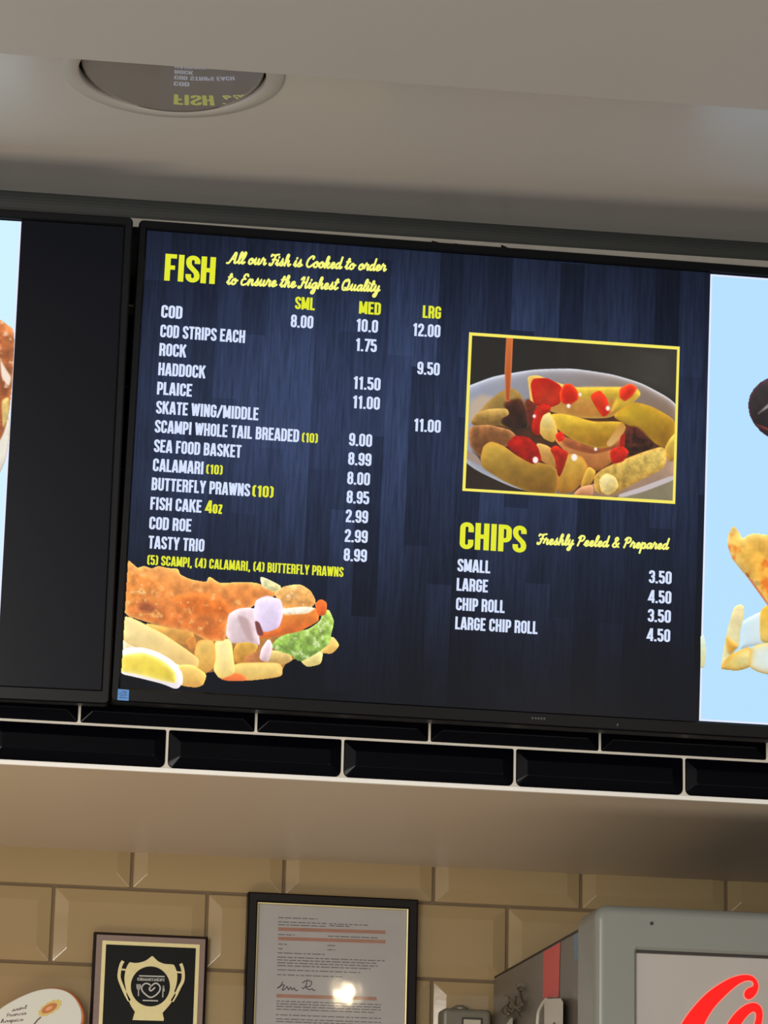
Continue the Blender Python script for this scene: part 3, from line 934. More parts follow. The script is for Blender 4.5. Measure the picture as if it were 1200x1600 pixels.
SIDE_FISH = [  # right-hand panel, as seen through the screen's crop
    L_([(30, 940), (90, 860), (112, 1000), (95, 1120), (40, 1120)], (216, 236, 222), (226, 216, 150), 90, noise=(.05, 40), soft=24),
    L_([(200, 1130), (250, 860), (300, 680), (350, 655), (385, 680), (375, 760), (350, 850), (345, 960), (300, 1000), (270, 1120)], (240, 216, 168), (222, 226, 180), 90, edge=((232, 220, 150), 22), noise=(.08, 60), soft=14),
    L_([(245, 880), (300, 930), (340, 960), (280, 1020), (255, 1000)], (226, 168, 66), noise=(.1, 40), soft=24),
    L_([(200, 1125), (260, 1030), (410, 955), (440, 1000), (430, 1110), (330, 1140)], (228, 196, 96), (236, 232, 168), 0, edge=((222, 160, 54), 22), noise=(.1, 50), soft=8),
    L_([(350, 900), (360, 780), (480, 715), (560, 700), (560, 950), (420, 960), (340, 985)], (204, 230, 244), (222, 232, 226), 0, noise=(.02, 60), soft=14),
    L_([(490, 700), (560, 650), (700, 640), (760, 900), (540, 940), (490, 920)], (238, 186, 58), (226, 196, 116), 60, noise=(.1, 60), soft=12),
    L_([(410, 1120), (430, 960), (540, 935), (760, 940), (900, 1100), (800, 1180), (540, 1168)], (226, 236, 226), (206, 226, 236), 0, edge=((232, 190, 90), 22), noise=(.03, 60), soft=8),
    L_([(255, 240), (258, 170), (290, 110), (312, 100), (345, 150), (368, 192), (400, 165), (450, 150), (560, 165), (760, 130), (980, 180), (1010, 420), (860, 640), (660, 740), (540, 660), (400, 470), (290, 340)],
       (240, 196, 90), (232, 150, 40), 40, edge=((240, 206, 130), 26), noise=(.2, 70), soft=8, spots=((230, 110, 30), 90, .56)),
    L_([(385, 430), (405, 440), (420, 470), (400, 465)], (150, 96, 40), noise=None, soft=8),
    L_([(455, 500), (480, 490), (495, 525), (470, 530)], (180, 170, 90), noise=None, soft=10),
    L_([(400, 470), (430, 480), (540, 640), (560, 690), (530, 650)], (206, 120, 76), noise=None, soft=10),
]
BOWL = [L_([(1240 + 72 * math.cos(a), 641 + 56 * math.sin(a) + 0.1 * 72 * math.cos(a)) for a in np.linspace(0, 2 * math.pi, 24, endpoint=False)],
           (52, 46, 48), (34, 26, 28), 90, edge=((80, 40, 62), 3), noise=(.3, 18), soft=1.2),
        L_([(1180, 650), (1210, 622), (1250, 606), (1246, 612), (1205, 634)], (130, 120, 124), noise=(.2, 12), soft=3),
        L_([(1178, 662), (1196, 668), (1215, 676), (1200, 674)], (120, 46, 36), noise=(.2, 12), soft=3)]
ROAST = [
    L_([(-60, 560), (-10, 590), (18, 660), (10, 720), (-20, 780), (-60, 800)], (232, 226, 210), (246, 240, 225), 90, noise=(.05, 14), soft=5),
    L_([(-70, 500), (-20, 488), (2, 500), (22, 515), (24, 545), (20, 600), (14, 650), (2, 690), (-40, 700), (-90, 640)], (196, 112, 56), (150, 66, 22), 90, edge=((222, 150, 96), 3), noise=(.3, 12), soft=1.5, spots=((240, 206, 170), 9, .62)),
    L_([(0, 560), (8, 575), (18, 590), (14, 605), (2, 590)], (244, 224, 206), noise=None, soft=3),
    L_([(2, 625), (14, 620), (14, 650), (4, 672)], (220, 190, 110), noise=(.1, 8), soft=3),
]

# ------------------------------------------------------------------ menu televisions
SW, SH = 0.941, 0.5312


class TV:
    def __init__(self, origin, tilt, yaw, roll, shift=0.0):
        t, y, r = (math.radians(a) for a in (tilt, yaw, roll))
        u = np.array([math.cos(y) * math.cos(r), math.sin(y), math.sin(r)])
        v = np.array([0, -math.sin(t), math.cos(t)])
        v = v - u * (u @ v)
        v /= np.linalg.norm(v)
        w = np.cross(v, u)       # local +y, into the wall
        self.u, self.v, self.w = u, v, w
        self.o = np.array(origin) + u * shift
        self.rot = Matrix([[u[i], w[i], v[i]] for i in range(3)])

    def uv(self, x, y):
        d = ray(x, y)
        k = ((self.o - ORG) @ self.w) / (d @ self.w)
        q = ORG + d * k - self.o
        return float(q @ self.u), float(q @ self.v)

    def uvs(self, X, Y):
        d = np.stack([(X - 600) / F, (800 - Y) / F, np.ones_like(X)], -1) @ AX
        k = ((self.o - ORG) @ self.w) / (d @ self.w)
        q = ORG + d * k[..., None] - self.o
        return q @ self.u, q @ self.v

    def body(self, label, screen_material):
        th = empty('menu_television', self.o, self.rot)
        tag(th, label, 'television', 'menu televisions on the tiled bulkhead')
        self.thing = th
        bl, bt, bb = 0.0105, 0.0108, 0.0165
        n = 5
        out = lambda e, y: at_y(rrect(-bl + e, -bb + e, SW + bl - e, SH + bt - e, 0.006 - e, n), y)
        inn = lambda e, y: at_y(rrect(-e, -e, SW + e, SH + e, 0.0006, n), y)
        mb = MB()
        mb.loft([out(0, 0.030), out(0, -0.0050), out(0.0018, -0.0068), inn(0.0022, -0.0068), inn(0.0006, -0.0050), inn(0, 0.002)], 0, False, False)
        mb.build('bezel', M['bezel'], th)
        mb = MB()
        mb.loft([at_y(rrect(0.001, 0.001, SW - 0.001, SH - 0.001, 0.0006, n), 0.0009 + 0.0)], 0, False, True)
        mb = MB()
        mb.loft([at_y(rrect(-0.0004, -0.0004, SW + 0.0004, SH + 0.0004, 0.0006, n), y) for y in (0.0015, 0.0)], 0, True, True)
        self.screen = mb.build('screen', screen_material, th)
        mb = MB()
        mb.loft([at_y(rrect(-bl + .001, -bb + .001, SW + bl - .001, SH + bt - .001, .006, n), .0295),
                 at_y(rrect(0.03, 0.02, SW - 0.03, SH - 0.03, .02, n), .046), at_y(rrect(0.05, 0.04, SW - 0.05, SH - 0.06, .02, n), .052)], 0, True, True)
        mb.build('back_housing', M['housing'], th)
        for zz in (0.16, 0.36):
            yy = 0.106 if zz > 0.3 else 0.086
            for xx in (0.20, 0.70):
                mb = MB()
                mb.box(xx, 0.0515, zz - 0.02, xx + 0.04, yy, zz + 0.02)
                mb.build('wall_bracket', M['steel'], th)
        return th

    # --- writing: shape laid between two image points given on the screen's plane
    def text(self, name, shape, xl, xr, ymid, cap, material, label=None, slope=0.064, rot=0.0, y=-0.0009, ref=None):
        vs, fs, w = shape
        u0, v0 = self.uv(xl, ymid)
        u1, _ = self.uv(xr, ymid + slope * (xr - xl))
        _, va = self.uv(xl, ymid - cap / 2)
        _, vb = self.uv(xl, ymid + cap / 2)
        hgt = va - vb
        sx, sz = (u1 - u0) / w, hgt
        pts = [(u0 + p[0] * sx, y, vb + p[1] * sz + rot * p[0] * sx) for p in vs]
        o = flat_build(name, material, pts, fs, self.screen)
        if label:
            o['label'] = label
        return o

    def picture(self, name, layers, box, step, to_px, base, masked, y=-0.0006, label=None, thr=0.5):
        x0, y0, x1, y1 = box
        nx, ny = int((x1 - x0) / step) + 1, int((y1 - y0) / step) + 1
        X, Y = np.meshgrid(np.linspace(x0, x1, nx), np.linspace(y0, y1, ny))
        C, A = paint(layers, X, Y, base)
        PX, PY = to_px(X, Y)
        U, V = self.uvs(PX, PY)
        vs = np.stack([U, np.full_like(U, y), V], -1).reshape(-1, 3)
        col = np.concatenate([srgb_lin(C), np.ones(C.shape[:2] + (1,))], -1).reshape(-1, 4)
        i = np.arange(nx * ny).reshape(ny, nx)
        q = np.stack([i[:-1, :-1], i[1:, :-1], i[1:, 1:], i[:-1, 1:]], -1).reshape(-1, 4)
        if masked:
            a = (A > thr).reshape(-1)
            q = q[a[q].sum(1) >= 3]
        inside = (U.reshape(-1) > 0.0002) & (U.reshape(-1) < SW - 0.0002) & (V.reshape(-1) > 0.0002)
        q = q[inside[q].all(1)]
        used = np.unique(q)
        re = np.full(nx * ny, -1)
        re[used] = np.arange(len(used))
        o = flat_build(name, M['picture'], vs[used].tolist(), re[q].tolist(), self.screen, col[used])
        if label:
            o['label'] = label
        return o


def quad_on(tv, name, px, material, y, label=None, parent=None):
    pts = [tv.uv(*p) for p in px]
    o = flat_build(name, material, [(a, y, b) for a, b in pts], [(0, 3, 2, 1)], parent or tv.screen)
    if label:
        o['label'] = label
    return o


tv = TV((0.25506, WY - 0.07, CZ + 0.71474), 5.14157, -2.56784, -0.63974)
tv.body('menu television listing FISH and CHIPS prices over dark planks, in the middle of the bulkhead', M['screen_wood'])

tv.text('menu_heading', caps_shape('FISH'), 257.5, 336.5, 417.5, 42, M['yellow_px'], 'large yellow heading FISH')
tv.text('menu_heading', caps_shape('CHIPS'), 718.5, 821.5, 836.5, 42, M['yellow_px'], 'large yellow heading CHIPS')
# brush script: cap arg = x-height in px
tv.text('menu_tagline', script_shape('All our Fish is Cooked to order'), 357, 602, 406.8, 9.0, M['yellow_px2'], 'yellow script tagline All our Fish is Cooked to order', slope=.048, rot=.024)
tv.text('menu_tagline', script_shape('to Ensure the Highest Quality'), 354, 592, 439.7, 9.0, M['yellow_px2'], 'yellow script tagline to Ensure the Highest Quality', slope=.048, rot=.024)
tv.text('menu_tagline', script_shape('Freshly Peeled & Prepared'), 839, 1043, 846, 8.3, M['yellow_px2'], 'yellow script tagline Freshly Peeled & Prepared', slope=.042, rot=.024)
for s, a, b_, y in (('SML', 461, 492, 474.3), ('MED', 561, 595, 481.5), ('LRG', 660.5, 689, 488)):
    tv.text('column_heading', caps_shape(s), a, b_, y - 1, 19.5, M['yellow_px'], 'yellow column heading ' + s)
ITEMS = [('COD', 252, 285, 486.5), ('COD STRIPS EACH', 250.5, 383, 517), ('ROCK', 249, 291, 546), ('HADDOCK', 247.5, 321, 576.5), ('PLAICE', 245.5, 300, 606.5),
         ('SKATE WING/MIDDLE', 244, 403.8, 636.3), ('SCAMPI WHOLE TAIL BREADED', 242, 467.3, 666), ('SEA FOOD BASKET', 240.7, 377, 696.5), ('CALAMARI', 239, 318, 726.3),
         ('BUTTERFLY PRAWNS', 237, 390.5, 756), ('FISH CAKE', 235, 315, 786.3), ('COD ROE', 233.3, 299, 817), ('TASTY TRIO', 232, 319.3, 847),
         ('SMALL', 714.7, 766, 883), ('LARGE', 713.4, 762.3, 913), ('CHIP ROLL', 712.4, 788.5, 943.5), ('LARGE CHIP ROLL', 711.2, 839.8, 973.3)]
for s, a, b_, y in ITEMS:
    tv.text('menu_item', caps_shape(s), a, b_, y, 20, M['white_px'], 'white menu line ' + s)
for s, a, b_, y, h in (('(10)', 471.5, 496.7, 683.5, 15), ('(10)', 322, 348, 733, 15), ('(10)', 394, 427.6, 767, 18)):
    tv.text('portion_note', caps_shape(s, .06), a, b_, y, h, M['yellow_px'], 'yellow note (10)')
tv.text('portion_note', caps_shape('4oz', .05, {'o': 0.72, 'z': 0.72}), 321, 347.5, 791.5, 20, M['yellow_px'], 'yellow note 4oz')
tv.text('portion_note', caps_shape('(5) SCAMPI, (4) CALAMARI, (4) BUTTERFLY PRAWNS', .05), 230, 536.5, 874.8, 15.5, M['yellow_px'], 'yellow note listing scampi, calamari and butterfly prawns', slope=.060)
PRICES = [('8.00', 454.4, 489.5, 502), ('10.0', 556.6, 590.6, 508.6), ('1.75', 555.6, 588.4, 539), ('12.00', 645, 688, 515.5), ('9.50', 652, 687, 575.5), ('11.50', 552, 594.5, 598.5),
          ('11.00', 551, 593.5, 628.5), ('11.00', 646.6, 688.6, 664.5), ('9.00', 545.4, 581.3, 687), ('8.99', 544, 580, 717), ('8.00', 542.6, 578, 747.3), ('8.95', 541.6, 576.6, 776.8),
          ('2.99', 540, 574.8, 806.5), ('2.99', 538.4, 574.3, 837.3), ('8.99', 537, 573, 867), ('3.50', 1013.7, 1049.2, 901.5), ('4.50', 1012.8, 1048.8, 932.3),
          ('3.50', 1012, 1048, 962), ('4.50', 1010.6, 1047, 992)]
for s, a, b_, y in PRICES:
    tv.text('menu_price', caps_shape(s, .05), a, b_, y - 0.6, 20, M['white_px'], 'white price ' + s)

# chips picture with its yellow border
TLc, TRc, BRc, BLc = (737.5, 524.5), (1057.8, 546.5), (1050.8, 782.5), (727, 763.3)
OTL, OTR, OBR, OBL = (733, 519.3), (1062, 541.8), (1054.8, 787.6), (722.3, 767)


def chip_px(X, Y):
    return 710 + X / 3.2432, 500 + Y / 3.2432


def chip_grid(S, Tt):
    x = (1 - Tt) * ((1 - S) * TLc[0] + S * TRc[0]) + Tt * ((1 - S) * BLc[0] + S * BRc[0])
    y = (1 - Tt) * ((1 - S) * TLc[1] + S * TRc[1]) + Tt * ((1 - S) * BLc[1] + S * BRc[1])
    return x, y


def chips_picture():
    nx, ny = 330, 245
    S, Tt = np.meshgrid(np.linspace(0, 1, nx), np.linspace(0, 1, ny))
    PX, PY = chip_grid(S, Tt)
    GROW[0] = 4.0
    C, A = paint(CHIP_PIC, (PX - 710) * 3.2432, (PY - 500) * 3.2432, (42, 40, 37))
    GROW[0] = 0.0
    C = 255 * (C / 255) ** 1.16
    U, V = tv.uvs(PX, PY)
    vs = np.stack([U, np.full_like(U, -0.0008), V], -1).reshape(-1, 3)
    col = np.concatenate([srgb_lin(C), np.ones(C.shape[:2] + (1,))], -1).reshape(-1, 4)
    i = np.arange(nx * ny).reshape(ny, nx)
    q = np.stack([i[:-1, :-1], i[1:, :-1], i[1:, 1:], i[:-1, 1:]], -1).reshape(-1, 4)
    o = flat_build('food_picture', M['picture'], vs.tolist(), q.tolist(), tv.screen, col)
    o['label'] = 'picture of chips with ketchup on a plate'


chips_picture()
quad_on(tv, 'picture_border', [OTL, OTR, OBR, OBL], emit('screen_border_yellow', (246, 232, 96)), -0.0005, 'yellow border of the chips picture')

GROW[0] = 5.0
tv.picture('food_picture', FISH_PIC, (20, 40, 1180, 735), 3.0, lambda X, Y: (180 + X / 3.3333, 860 + Y / 3.3333), (60, 50, 40), True,
           label='picture of battered fish with chips, peas and lemon')
GROW[0] = 0.0
# pale advert panel at the right of the screen
u0, vt = tv.uv(1110, 427.5)
u1, vbm = tv.uv(1092, 1127.5)
ua = (u0 + u1) / 2
flat_build('advert_panel', M['panel_px'], [(ua, -0.0005, 0.0008), (SW - 0.0008, -0.0005, 0.0008), (SW - 0.0008, -0.0005, SH - 0.0015), (ua, -0.0005, SH - 0.0015)], [(0, 1, 2, 3)], tv.screen)['label'] = 'pale blue advert panel'
e = 0.0022
vs, fs = [], []
for (a, b_, c, d) in ((ua, 0.0008, ua + e, SH - .0015), (ua, SH - .0015 - e, SW - .0008, SH - .0015), (ua, 0.0008, SW - .0008, 0.0008 + e)):
    k = len(vs)
    vs += [(a, -.00055, b_), (c, -.00055, b_), (c, -.00055, d), (a, -.00055, d)]
    fs.append((k, k + 1, k + 2, k + 3))
flat_build('advert_panel_edge', M['edge_px'], vs, fs, tv.screen)
tv.picture('food_picture', SIDE_FISH, (66, 80, 1030, 1190), 5.0, lambda X, Y: (1080 + X / 4.575, 800 + Y / 4.575), (200, 228, 240), True, y=-0.0009,
           label='picture of battered fish on chips')
tv.picture('bowl_picture', BOWL, (1160, 575, 1320, 710), 1.1, lambda X, Y: (X, Y), (60, 50, 50), True, y=-0.0009, label='picture of a dark bowl')


# sticker and small marks on the bezel
def bezel_quad(px, material, name, label=None, y=-0.0071, parent=None):
    return quad_on(tv, name, px, material, y, label, parent or tv.thing)


M['sticker'] = mat('blue_sticker', lin((66, 132, 205)), 0.4, var=(.1, 300))
M['sticker_ink'] = mat('sticker_dark_blue_ink', lin((22, 66, 128)), 0.4)
st = bezel_quad([(184, 1077.5), (201.5, 1079), (200.5, 1096.2), (183, 1095)], M['sticker'], 'energy_sticker', 'small blue energy sticker')
vs, fs = [], []
for pts, hw in (([(185.5, 1086), (189, 1084.5), (193, 1081.5), (197, 1083), (193, 1086)], .55), ([(187, 1088.5), (192, 1087.5), (198, 1087)], .5), ([(186, 1091.5), (192, 1091), (198, 1092)], .6)):
    ribbon(pts, hw, vs, fs)
uvp = [tv.uv(*p) for p in vs]
flat_build('sticker_print', M['sticker_ink'], [(a, -0.0073, b_) for a, b_ in uvp], [f[::-1] for f in fs], st)
vs, fs = [], []
for x in (829, 834, 838.5, 843, 847.5):
    ribbon([(x, 1123 + .05 * (x - 829)), (x + 3, 1123.2 + .05 * (x - 829))], 1.6, vs, fs)
uvp = [tv.uv(*p) for p in vs]
flat_build('maker_mark', mat('mark_print', (0.05, 0.05, 0.055), 0.5), [(a, -0.0071, b_) for a, b_ in uvp], [f[::-1] for f in fs], tv.thing)
ua_, va_ = tv.uv(963, 1133)
mb = MB()
mb.loft([[(ua_ + rr * math.cos(a), yy, va_ + rr * math.sin(a)) for a in np.linspace(0, 2 * math.pi, 16, endpoint=False)] for rr, yy in ((.0022, -.0066), (.0022, -.0074), (.0012, -.0080))], 0, False, True)
mb.build('remote_sensor', mat('sensor_plastic', (0.003, 0.003, 0.004), 0.1), tv.thing)

# left television (its right edge is at x = SW)
tl = TV((0.233058, WY - 0.075, CZ + 0.709988 - 0.045), 7.04739, -2.51605, 0.07907)
# the fit gives the lower right corner of the screen directly
tl.o = np.array((0.233058, WY - 0.075, CZ + 0.709988)) - tl.u * SW
tl.body('menu television at the left edge of the photo, dark but for a pale strip', M['screen_dark'])
up_, vp_ = tl.uv(33.5, 347)
flat_build('advert_panel', M['panel_px2'], [(0.001, -0.0005, 0.001), (up_, -0.0005, 0.001), (up_, -0.0005, SH - 0.001), (0.001, -0.0005, SH - 0.001)], [(0, 1, 2, 3)], tl.screen)['label'] = 'pale advert panel'
vs = [(up_ - .0022, -.00055, .001), (up_, -.00055, .001), (up_, -.00055, SH - .001), (up_ - .0022, -.00055, SH - .001)]
flat_build('advert_panel_edge', M['edge_px'], vs, [(0, 1, 2, 3)], tl.screen)


def keep_left(X, Y):
    return X, Y


ROAST_SHIFT = ROAST
o = tl.picture('food_picture', ROAST, (-90, 480, 26, 810), 1.0, keep_left, (180, 120, 80), True, y=-0.0009, label='picture of roast chicken')
for v in o.data.vertices:
    v.co.x = min(v.co.x, up_ - 0.0004)

# ------------------------------------------------------------------ downlight
zc = ceil_z(LX)
lamp = tag(empty('ceiling_downlight', (LX, LY, zc)), 'round unlit recessed downlight in the ceiling, its glass mirroring the menu', 'ceiling light')
mb = MB()
prof = [(0.1035, 0.012), (0.1005, 0.002), (0.1005, -0.0012), (0.1018, -0.0024), (0.110, -0.0026), (0.1185, -0.0018), (0.1205, -0.0004), (0.1205, 0.002)]
n = 96
mb.loft([[(r * math.cos(2 * math.pi * k / n), r * math.sin(2 * math.pi * k / n), z) for k in range(n)] for r, z in prof], 0, False, False, True)
ring = mb.build('trim_ring', M['lamp_ring'], lamp)
mb = MB()
prof = [(0.1035, 0.0), (0.1035, 0.09), (0.001, 0.09)]
mb.loft([[(r * math.cos(2 * math.pi * k / n), r * math.sin(2 * math.pi * k / n), z) for k in range(n)] for r, z in prof], 0, False, False)
mb.build('housing', M['lamp_can'], lamp)
mb = MB()
RG, TX, TY = 0.8357, -0.0227, -0.1266


def glass_z(x, y):
    return 0.0032 + (x * x + y * y) / (2 * RG) + TX * x + TY * y


loops = []
for r in np.linspace(0.0985, 0.0005, 26):
    loops.append([(r * math.cos(2 * math.pi * k / n), r * math.sin(2 * math.pi * k / n), glass_z(r * math.cos(2 * math.pi * k / n), r * math.sin(2 * math.pi * k / n))) for k in range(n)])
top = [[(x, y, z + 0.004) for x, y, z in loops[0]]]
mb.loft(top + loops, 0, True, True, True)
mb.build('glass_diffuser', M['lamp_glass'], lamp)

# ------------------------------------------------------------------ award plaque
PY_ = BY - 0.0075
M['dark_wood'] = mat('plaque_dark_edge', (0.012, 0.006, 0.006), 0.35, var=(.2, 40))
M['plaque_face'] = mat('plaque_face_veneer', (0.185, 0.125, 0.105), 0.35, var=(.15, 220))
M['gold'] = mat('brushed_gold', (0.60, 0.53, 0.27), 0.36, metal=0.3, var=(.12, 120))
M['black_plate'] = mat('black_plate', (0.002, 0.003, 0.0025), 0.35, spec=0.15)
M['silver_ink'] = mat('silver_engraving', (0.42, 0.42, 0.40), 0.5)


class Wall:
    """a thing hanging on the back wall; x,z from image points on its front plane"""

    def __init__(self, y):
        self.y = y

    def __call__(self, x, y):
        p = hit(x, y, Y=self.y)
        return float(p[0]), float(p[2])


pl = Wall(BY - 0.022)
x0, z1 = pl(147, 1455.5)
x1, _ = pl(325.5, 1463.5)
z0 = z1 - 0.200
yb, yf = BY - 0.0068, BY - 0.022
plaque = tag(empty('award_plaque', ((x0 + x1) / 2, yb, z0)), 'small award plaque with a gold trophy on black, left of the framed letter', 'plaque')
ox, oz = (x0 + x1) / 2, z0


def loc(p, y):
    return (p[0] - ox, y - yb, p[1] - oz)


mb = MB()
R0 = rrect(x0, z0, x1, z1, .0008, 3)
R1 = rrect(x0 + .0035, z0 + .0035, x1 - .0035, z1 - .0035, .0008, 3)
mb.loft([[loc(p, yb) for p in R0], [loc(p, yf + .003) for p in R0], [loc(p, yf) for p in R1]], 0, True, True)
mb.build('backing_board', M['dark_wood'], plaque)
R2 = rrect(x0 + .0038, z0 + .0038, x1 - .0038, z1 - .0038, .0008, 3)
mb = MB()
mb.loft([[loc(p, yf + .0002) for p in R2], [loc(p, yf - .0006) for p in R2]], 0, True, True)
mb.build('veneer_face', M['plaque_face'], plaque)
gx0, gz1 = pl(160, 1469.5)
gx1, _ = pl(312, 1477)
gz0 = z0 + (z1 - gz1)
rg = lambda e: rrect(gx0 + e, gz0 + e, gx1 - e, gz1 - e, .0005, 3)
mb = MB()
mb.loft([[loc(p, yf - .0005) for p in rg(0)], [loc(p, yf - .0016) for p in rg(0)], [loc(p, yf - .0016) for p in rg(.0049)], [loc(p, yf - .0010) for p in rg(.0049)]], 0, False, False)
mb.build('gold_border', M['gold'], plaque)
mb = MB()
mb.loft([[loc(p, yf - .0005) for p in rg(.0046)], [loc(p, yf - .0011) for p in rg(.0046)]], 0, True, True)
plate = mb.build('black_plate', M['black_plate'], plaque)


def cr(cx, cy):      # crop of the plaque (6x from 140,1440) to image px
    return 140 + cx / 6.0, 1440 + cy / 6.0


def trophy_pts(pts):
    return [pl(*cr(*p)) for p in pts]


body = spline([(585, 322), (640, 375), (720, 402), (790, 404)], 5) + spline([(790, 404), (815, 440), (818, 520), (800, 600), (785, 655), (800, 668)], 4) + \
    spline([(800, 668), (850, 600), (872, 520)], 3)[:1]
outer = spline([(585, 322), (520, 370), (440, 390), (375, 383)], 4) + spline([(372, 384), (345, 430), (328, 500), (326, 560), (340, 640)], 4) + \
    [(345, 690)] + spline([(352, 705), (385, 790), (440, 870)], 4) + [(408, 895), (400, 925)] + [(692, 933), (694, 905), (662, 880)] + \
    spline([(670, 870), (750, 780), (805, 690)], 4) + spline([(792, 655), (812, 590), (820, 500), (800, 430), (785, 405)], 4) + spline([(780, 404), (700, 398), (640, 375)], 4)
mb = MB()


def extrude(mb_, pts2, y0, y1, origin=loc, mat_=0):
    a = [origin(p, y0) for p in pts2]
    b_ = [origin(p, y1) for p in pts2]
    mb_.loft([a, b_], mat_, True, True)


def ring_extrude(mb_, outer2, inner2, y0, y1, origin=loc):
    mb_.loft([[origin(p, y0) for p in outer2], [origin(p, y1) for p in outer2], [origin(p, y1) for p in inner2], [origin(p, y0) for p in inner2]], 0, False, False)


def resample_polar(pts, c, n=120):
    """radial outline of a star-shaped polygon, so it can be lofted to a circle"""
    out = []
    P = np.array(pts)
    for k in range(n):
        a = 2 * math.pi * k / n
        d = np.array([math.cos(a), math.sin(a)])
        best = None
        for i in range(len(P)):
            p, q = P[i] - c, P[(i + 1) % len(P)] - c
            e_ = q - p
            den = d[0] * e_[1] - d[1] * e_[0]
            if abs(den) < 1e-9:
                continue
            t = (p[0] * e_[1] - p[1] * e_[0]) / den
            s = (p[0] * d[1] - p[1] * d[0]) / den
            if t > 0 and -1e-6 <= s <= 1 + 1e-6 and (best is None or t > best):
                best = t
        out.append(tuple(c + d * (best or 1)))
    return out


cc = np.array([568.0, 610.0])
op = resample_polar(outer, cc, 160)
ip = [(cc[0] + 184 * math.cos(2 * math.pi * k / 160), cc[1] + 188 * math.sin(2 * math.pi * k / 160)) for k in range(160)]
ring_extrude(mb, trophy_pts(op), trophy_pts(ip), yf - .0009, yf - .0030)
# base and handles of the cup belong to the same cut-out
extrude(mb, trophy_pts([(408, 895), (400, 925), (692, 933), (694, 905), (662, 872), (440, 864)]), yf - .0007, yf - .0033)
for st in ([(312, 372), (292, 410), (278, 470), (276, 530), (300, 600), (340, 690), (372, 745)], [(852, 396), (868, 440), (876, 500), (870, 560), (840, 620), (806, 690), (770, 750)]):
    vs, fs = [], []
    ribbon(spline(st, 5), 15, vs, fs)
    m2 = trophy_pts(vs)
    mb.add([loc(p, yf - .0030) for p in m2], fs)
    mb.add([loc(p, yf - .0010) for p in m2], [f[::-1] for f in fs])
for st in ([(290, 450), (345, 455)], [(806, 474), (860, 480)]):
    vs, fs = [], []
    ribbon(st, 8, vs, fs)
    mb.add([loc(p, yf - .0028) for p in trophy_pts(vs)], fs)
trophy = mb.build('trophy_cutout', M['gold'], plaque)
mb = MB()
extrude(mb, trophy_pts([(cc[0] + 180 * math.cos(a), cc[1] + 184 * math.sin(a)) for a in np.linspace(0, 2 * math.pi, 48, endpoint=False)]), yf - .0010, yf - .0018)
medal = mb.build('medallion', M['black_plate'], plaque)


def engrave(strokes, name, hw, label=None):
    vs, fs = [], []
    for s in strokes:
        ribbon(s, hw, vs, fs)
    o_ = flat_build(name, M['silver_ink'], [loc(p, yf - .0020) for p in trophy_pts(vs)], [f[::-1] for f in fs], medal)
    if label:
        o_['label'] = label


heart = spline([(575, 610), (555, 588), (520, 582), (490, 610), (492, 650), (530, 690), (572, 712), (620, 690), (655, 650), (658, 610), (630, 582), (600, 586), (560, 628), (575, 650), (612, 618)], 5)
engrave([heart], 'heart_emblem', 7, 'silver heart')
engrave([[(457, 640), (457, 700)], spline([(443, 588), (445, 625), (457, 640), (470, 625), (474, 588)], 4), [(458, 588), (458, 625)]], 'fork_emblem', 5)
engrave([[(690, 600), (686, 655), (684, 712)], [(692, 605), (697, 650), (688, 658)]], 'knife_emblem', 5)


def crop_text(text, xa, xb, ymid, h, hw, drop=0.0):
    vs, fs, w = caps_shape(text, .06)
    s = (xb - xa) / w
    return [(xa + p[0] * s, ymid + h / 2 - p[1] * h + drop * (xa + p[0] * s - xa)) for p in vs], fs


vs, fs = crop_text('COMMITMENT', 446, 704, 541, 28, 0, .03)
flat_build('engraved_text', M['silver_ink'], [loc(p, yf - .0020) for p in trophy_pts(vs)], fs, medal)['label'] = 'silver word COMMITMENT'
for xa, xb, y_ in ((462, 702, 510), (496, 640, 739)):
    engrave([[(xa, y_ + .03 * (xa - 460)), (xb, y_ + .03 * (xb - 460))]], 'engraved_line', 6, 'faint silver line of engraving')

# ------------------------------------------------------------------ framed letter
yb, yf = BY - 0.0068, BY - 0.026
fr = Wall(yf)
x0, z1 = fr(388.5, 1393)
x1, _ = fr(654, 1403)
z0 = z1 - 0.318
ox, oz = (x0 + x1) / 2, z0
frame = tag(empty('framed_letter', (ox, yb, oz)), 'typed letter with orange bands in a black frame, between the plaque and the drinks cooler', 'picture frame')
M['black_frame'] = mat('black_frame_wood', (0.004, 0.003, 0.003), 0.4, spec=0.2, var=(.2, 30))
M['paper'] = mat('letter_paper', (0.41, 0.385, 0.37), 0.7, var=(.06, 30))
M['ink'] = mat('letter_ink', (0.09, 0.08, 0.085), 0.8)
M['orange_ink'] = mat('orange_band_ink', (0.36, 0.17, 0.11), 0.7, var=(.2, 60))
M['pen_ink'] = mat('pen_ink', (0.03, 0.025, 0.035), 0.7)
rf = lambda e, r=.0005: rrect(x0 + e, z0 + e, x1 - e, z1 - e, r, 3)
fw = 0.0130
mb = MB()
mb.loft([[loc(p, yb) for p in rf(0)], [loc(p, yf + .002) for p in rf(0)], [loc(p, yf) for p in rf(.002)], [loc(p, yf) for p in rf(fw - .002)], [loc(p, yf + .003) for p in rf(fw)],
         [loc(p, yb) for p in rf(fw)]], 0, False, False)
mb.build('frame', M['black_frame'], frame)
mb = MB()
mb.loft([[loc(p, yf + .009) for p in rf(fw - .0005)], [loc(p, yf + .0030) for p in rf(fw - .0002)], [loc(p, yf + .0035) for p in rf(fw + .0014)], [loc(p, yf + .009) for p in rf(fw + .0018)]], 0, False, False)
mb.build('gold_fillet', M['gold'], frame)
mb = MB()
yp = yf + .009
mb.loft([[loc(p, yp + .002) for p in rf(fw - .001)], [loc(p, yp) for p in rf(fw - .001)]], 0, True, True)
paper = mb.build('letter', M['paper'], frame)


